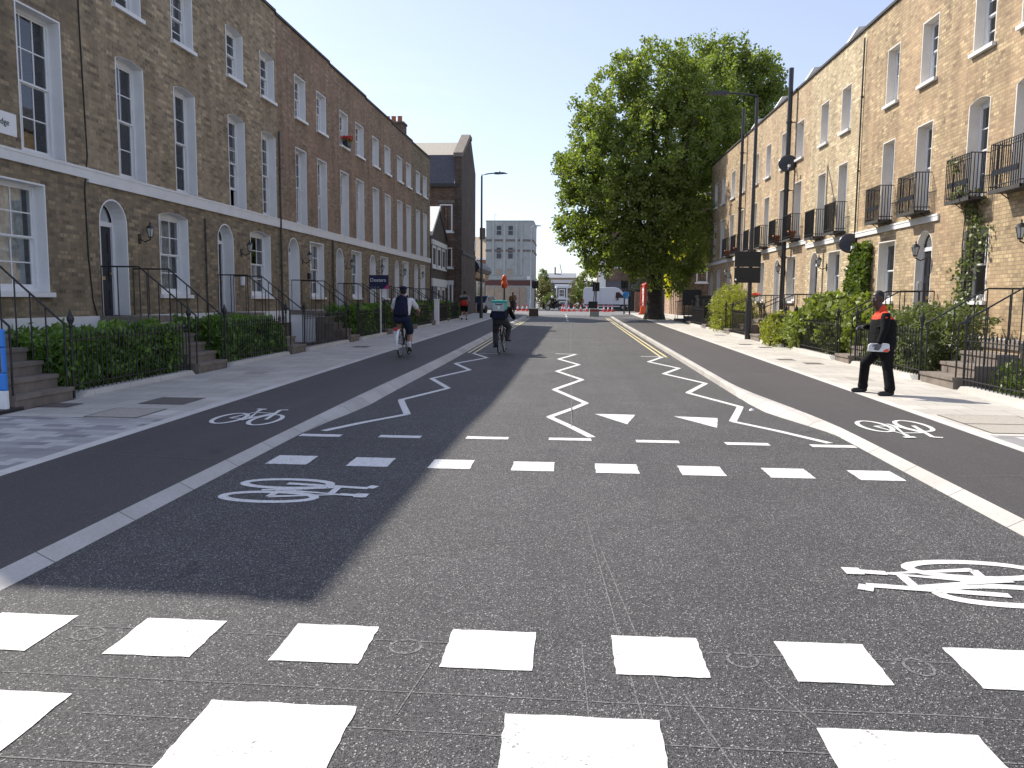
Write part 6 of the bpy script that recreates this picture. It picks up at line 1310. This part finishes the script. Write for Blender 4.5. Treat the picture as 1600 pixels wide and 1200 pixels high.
j = dict(head=(.0,.62,1.36),neck=(0,.52,1.26),chest=(0,.36,1.14),pel=(0,.16,.92),shl=(-.20,.46,1.22),shr=(.20,.46,1.22),ell=(-.30,.58,1.02),elr=(.33,.52,.98),wrl=(-.28,.78,1.03),wrr=(.29,.78,1.0),
    hil=(-.10,.2,.9),hir=(.10,.2,.9),knl=(-.17,.46,.58),knr=(.19,.56,.72),anl=(-.16,.36,.25),anr=(.17,.44,.42),toel=(-.4,1,-.15),toer=(.4,1,-.1))
bkc = bk.children
rider(bk, 'delivery cyclist in black jacket and dark grey trousers in the left lane', j, 'c_black', 'c_dgrey', 'skin_mid')
bg_ = empty('delivery_bag', bk.location, 0, 'square delivery bag with teal top and silver panel on the cyclist\'s back', 'delivery bag'); bg_.rotation_euler = bk.rotation_euler
m = MB(); m.box(-.185,.185,-.16,.16,.95,1.20); m.build('lower_part', M['c_bag'], bg_, bevel=.02); m = MB(); m.box(-.19,.19,-.17,.17,1.203,1.40); m.build('upper_part', M['teal'], bg_, bevel=.02)
m = MB(); m.box(-.20,.20,-.18,.18,1.402,1.455); m.build('lid', M['teal'], bg_, bevel=.02); m = MB(); m.box(-.165,.165,-.178,-.171,1.17,1.385); m.build('reflective_panel', M['greymetal'], bg_); m = MB(); m.box(-.02,.03,-.182,-.1785,1.22,1.31); m.build('emblem', M['coneref'], bg_); m = MB(); m.tube([(-.1,-.19,1.36),(0,-.2,1.34),(.1,-.19,1.36)], .012, 6); m.build('handle', M['dark'], bg_)
# ---- pedestrian on the left pavement, walking away
lo = Vector((-5.82, 43.6, gz(43.6)+PH)); rt = empty('ref', lo); 
j = dict(head=(.02,.05,1.46),neck=(0,.02,1.33),chest=(0,0,1.15),pel=(0,-.02,.86),shl=(-.19,.0,1.27),shr=(.19,.0,1.27),ell=(-.27,.05,1.05),elr=(.27,.05,1.05),wrl=(-.18,.22,1.0),wrr=(.2,.22,1.02),
    hil=(-.09,0,.85),hir=(.09,0,.85),knl=(-.10,-.02,.46),knr=(.10,.14,.47),anl=(-.11,-.14,.11),anr=(.11,.16,.08))
pd = rider(rt, 'pedestrian in grey shirt and dark shorts walking away on the left pavement', j, 'c_grey', 'c_black', 'skin_mid', short=True, vox=.018, longsleeve=False)
o = empty('waist_bag', lo, 0, 'red bag slung low on the back of the left pavement pedestrian', 'bag'); m = MB(); capsule(m, (-.12,-.18,.88), (.12,-.18,.88), .12,.12); capsule(m, (-.10,-.2,.98), (.10,-.2,.98), .10,.10); fuse('bag', m, [M['c_redbag']], o, .018, 2); m = MB(); m.tube([(-.1,-.15,1.05),(-.16,.1,1.3),(.1,.12,1.25),(.12,-.15,1.0)], .015, 6); m.build('strap', M['dark'], o)
o = empty('bundle', lo, 0, 'grey rolled bundle carried high on the back of the same pedestrian', 'bundle'); m = MB(); capsule(m, (-.18,-.14,1.16), (.16,-.14,1.20), .09,.09); fuse('roll', m, [M['c_dgrey']], o, .018, 2); m = MB(); m.tube([(-.05,-.24,1.2),(-.05,-.05,1.3),(-.05,.1,1.2)], .012, 5); m.build('strap', M['dark'], o)
bpy.data.objects.remove(rt)
# ---- far pedestrian at the corner and the motorcyclist
lo = Vector((X_(801,64), 64, gz(64)+.02)); rt = empty('ref', lo, 0)
j = dict(head=(0,0,1.60),neck=(0,0,1.46),chest=(0,0,1.25),pel=(0,0,.93),shl=(-.19,0,1.38),shr=(.19,0,1.38),ell=(-.28,.02,1.1),elr=(.30,.02,1.12),wrl=(-.22,-.1,.92),wrr=(.22,-.12,1.0),hil=(-.09,0,.9),hir=(.09,0,.9),knl=(-.1,.02,.5),knr=(.1,-.05,.5),anl=(-.1,.05,.1),anr=(.12,-.02,.1),face=(-.5,-1,0))
rider(rt, 'distant person in a brown top standing just behind the delivery rider', j, 'c_brown', 'c_dgrey', 'skin_dark', vox=.03)
bpy.data.objects.remove(rt)
YM = 88; xc = X_(866,YM); root = empty('motorcycle', (xc,YM,gz(YM)), 0, 'dark motorcycle facing left behind the cones below the villa', 'motorcycle')
for x in (-.72,.72):
    m = MB(); m.torus((x,0,.32), .27, .055, 1, 24, 8); w = m.build('wheel', M['rubber'], root); m = MB(); m.lathe([(.2,-.02),(.2,.02)],(x,0,.32),14,0,Matrix.Rotation(math.pi/2,3,'X')); m.build('rim', M['greymetal'], w)
m = MB(); m.prism([(-.5,.45),(-.42,.85),(-.1,.95),(.2,.78),(.85,.85),(.9,.72),(.45,.45),(.3,.25),(-.3,.25)],1,-.14,.14); m.build('body', M['dark'], root, bevel=.03)
m = MB(); m.prism([(-.78,.72),(-.52,1.22),(-.42,1.18),(-.45,.75)],1,-.17,.17); m.build('fairing', M['greymetal'], root, bevel=.02); m = MB(); m.tube([(-.72,0,.32),(-.48,0,1.0)], .04, 6); m.build('fork', M['greymetal'], root); m = MB(); m.tube([(-.4,-.3,1.02),(-.45,0,1.05),(-.4,.3,1.02)], .018, 6); m.build('handlebar', M['dark'], root)
m = MB(); m.tube([(-.1,-.16,.28),(.8,-.18,.36)], .045, 8); m.build('exhaust', M['chrome'], root)
j = dict(head=(-.22,0,1.50),neck=(-.14,0,1.36),chest=(-.02,0,1.2),pel=(.16,0,.92),shl=(-.12,.18,1.3),shr=(-.12,-.18,1.3),ell=(-.26,.26,1.12),elr=(-.26,-.26,1.12),wrl=(-.38,.26,1.05),wrr=(-.38,-.26,1.05),hil=(.14,.12,.9),hir=(.14,-.12,.9),knl=(-.2,.22,.72),knr=(-.2,-.22,.72),anl=(.02,.22,.3),anr=(.02,-.22,.3),face=(-1,0,-.1),toel=(-1,0,-.1),toer=(-1,0,-.1))
rm = rider(root, 'motorcyclist in black with a pale helmet sitting on the dark motorcycle', j, 'c_black', 'c_black', 'skin_mid', vox=.03)
m = MB(); ellip(m, (-.22,0,1.53), (.15,.13,.145)); m.build('helmet', M['coneref'], rm)
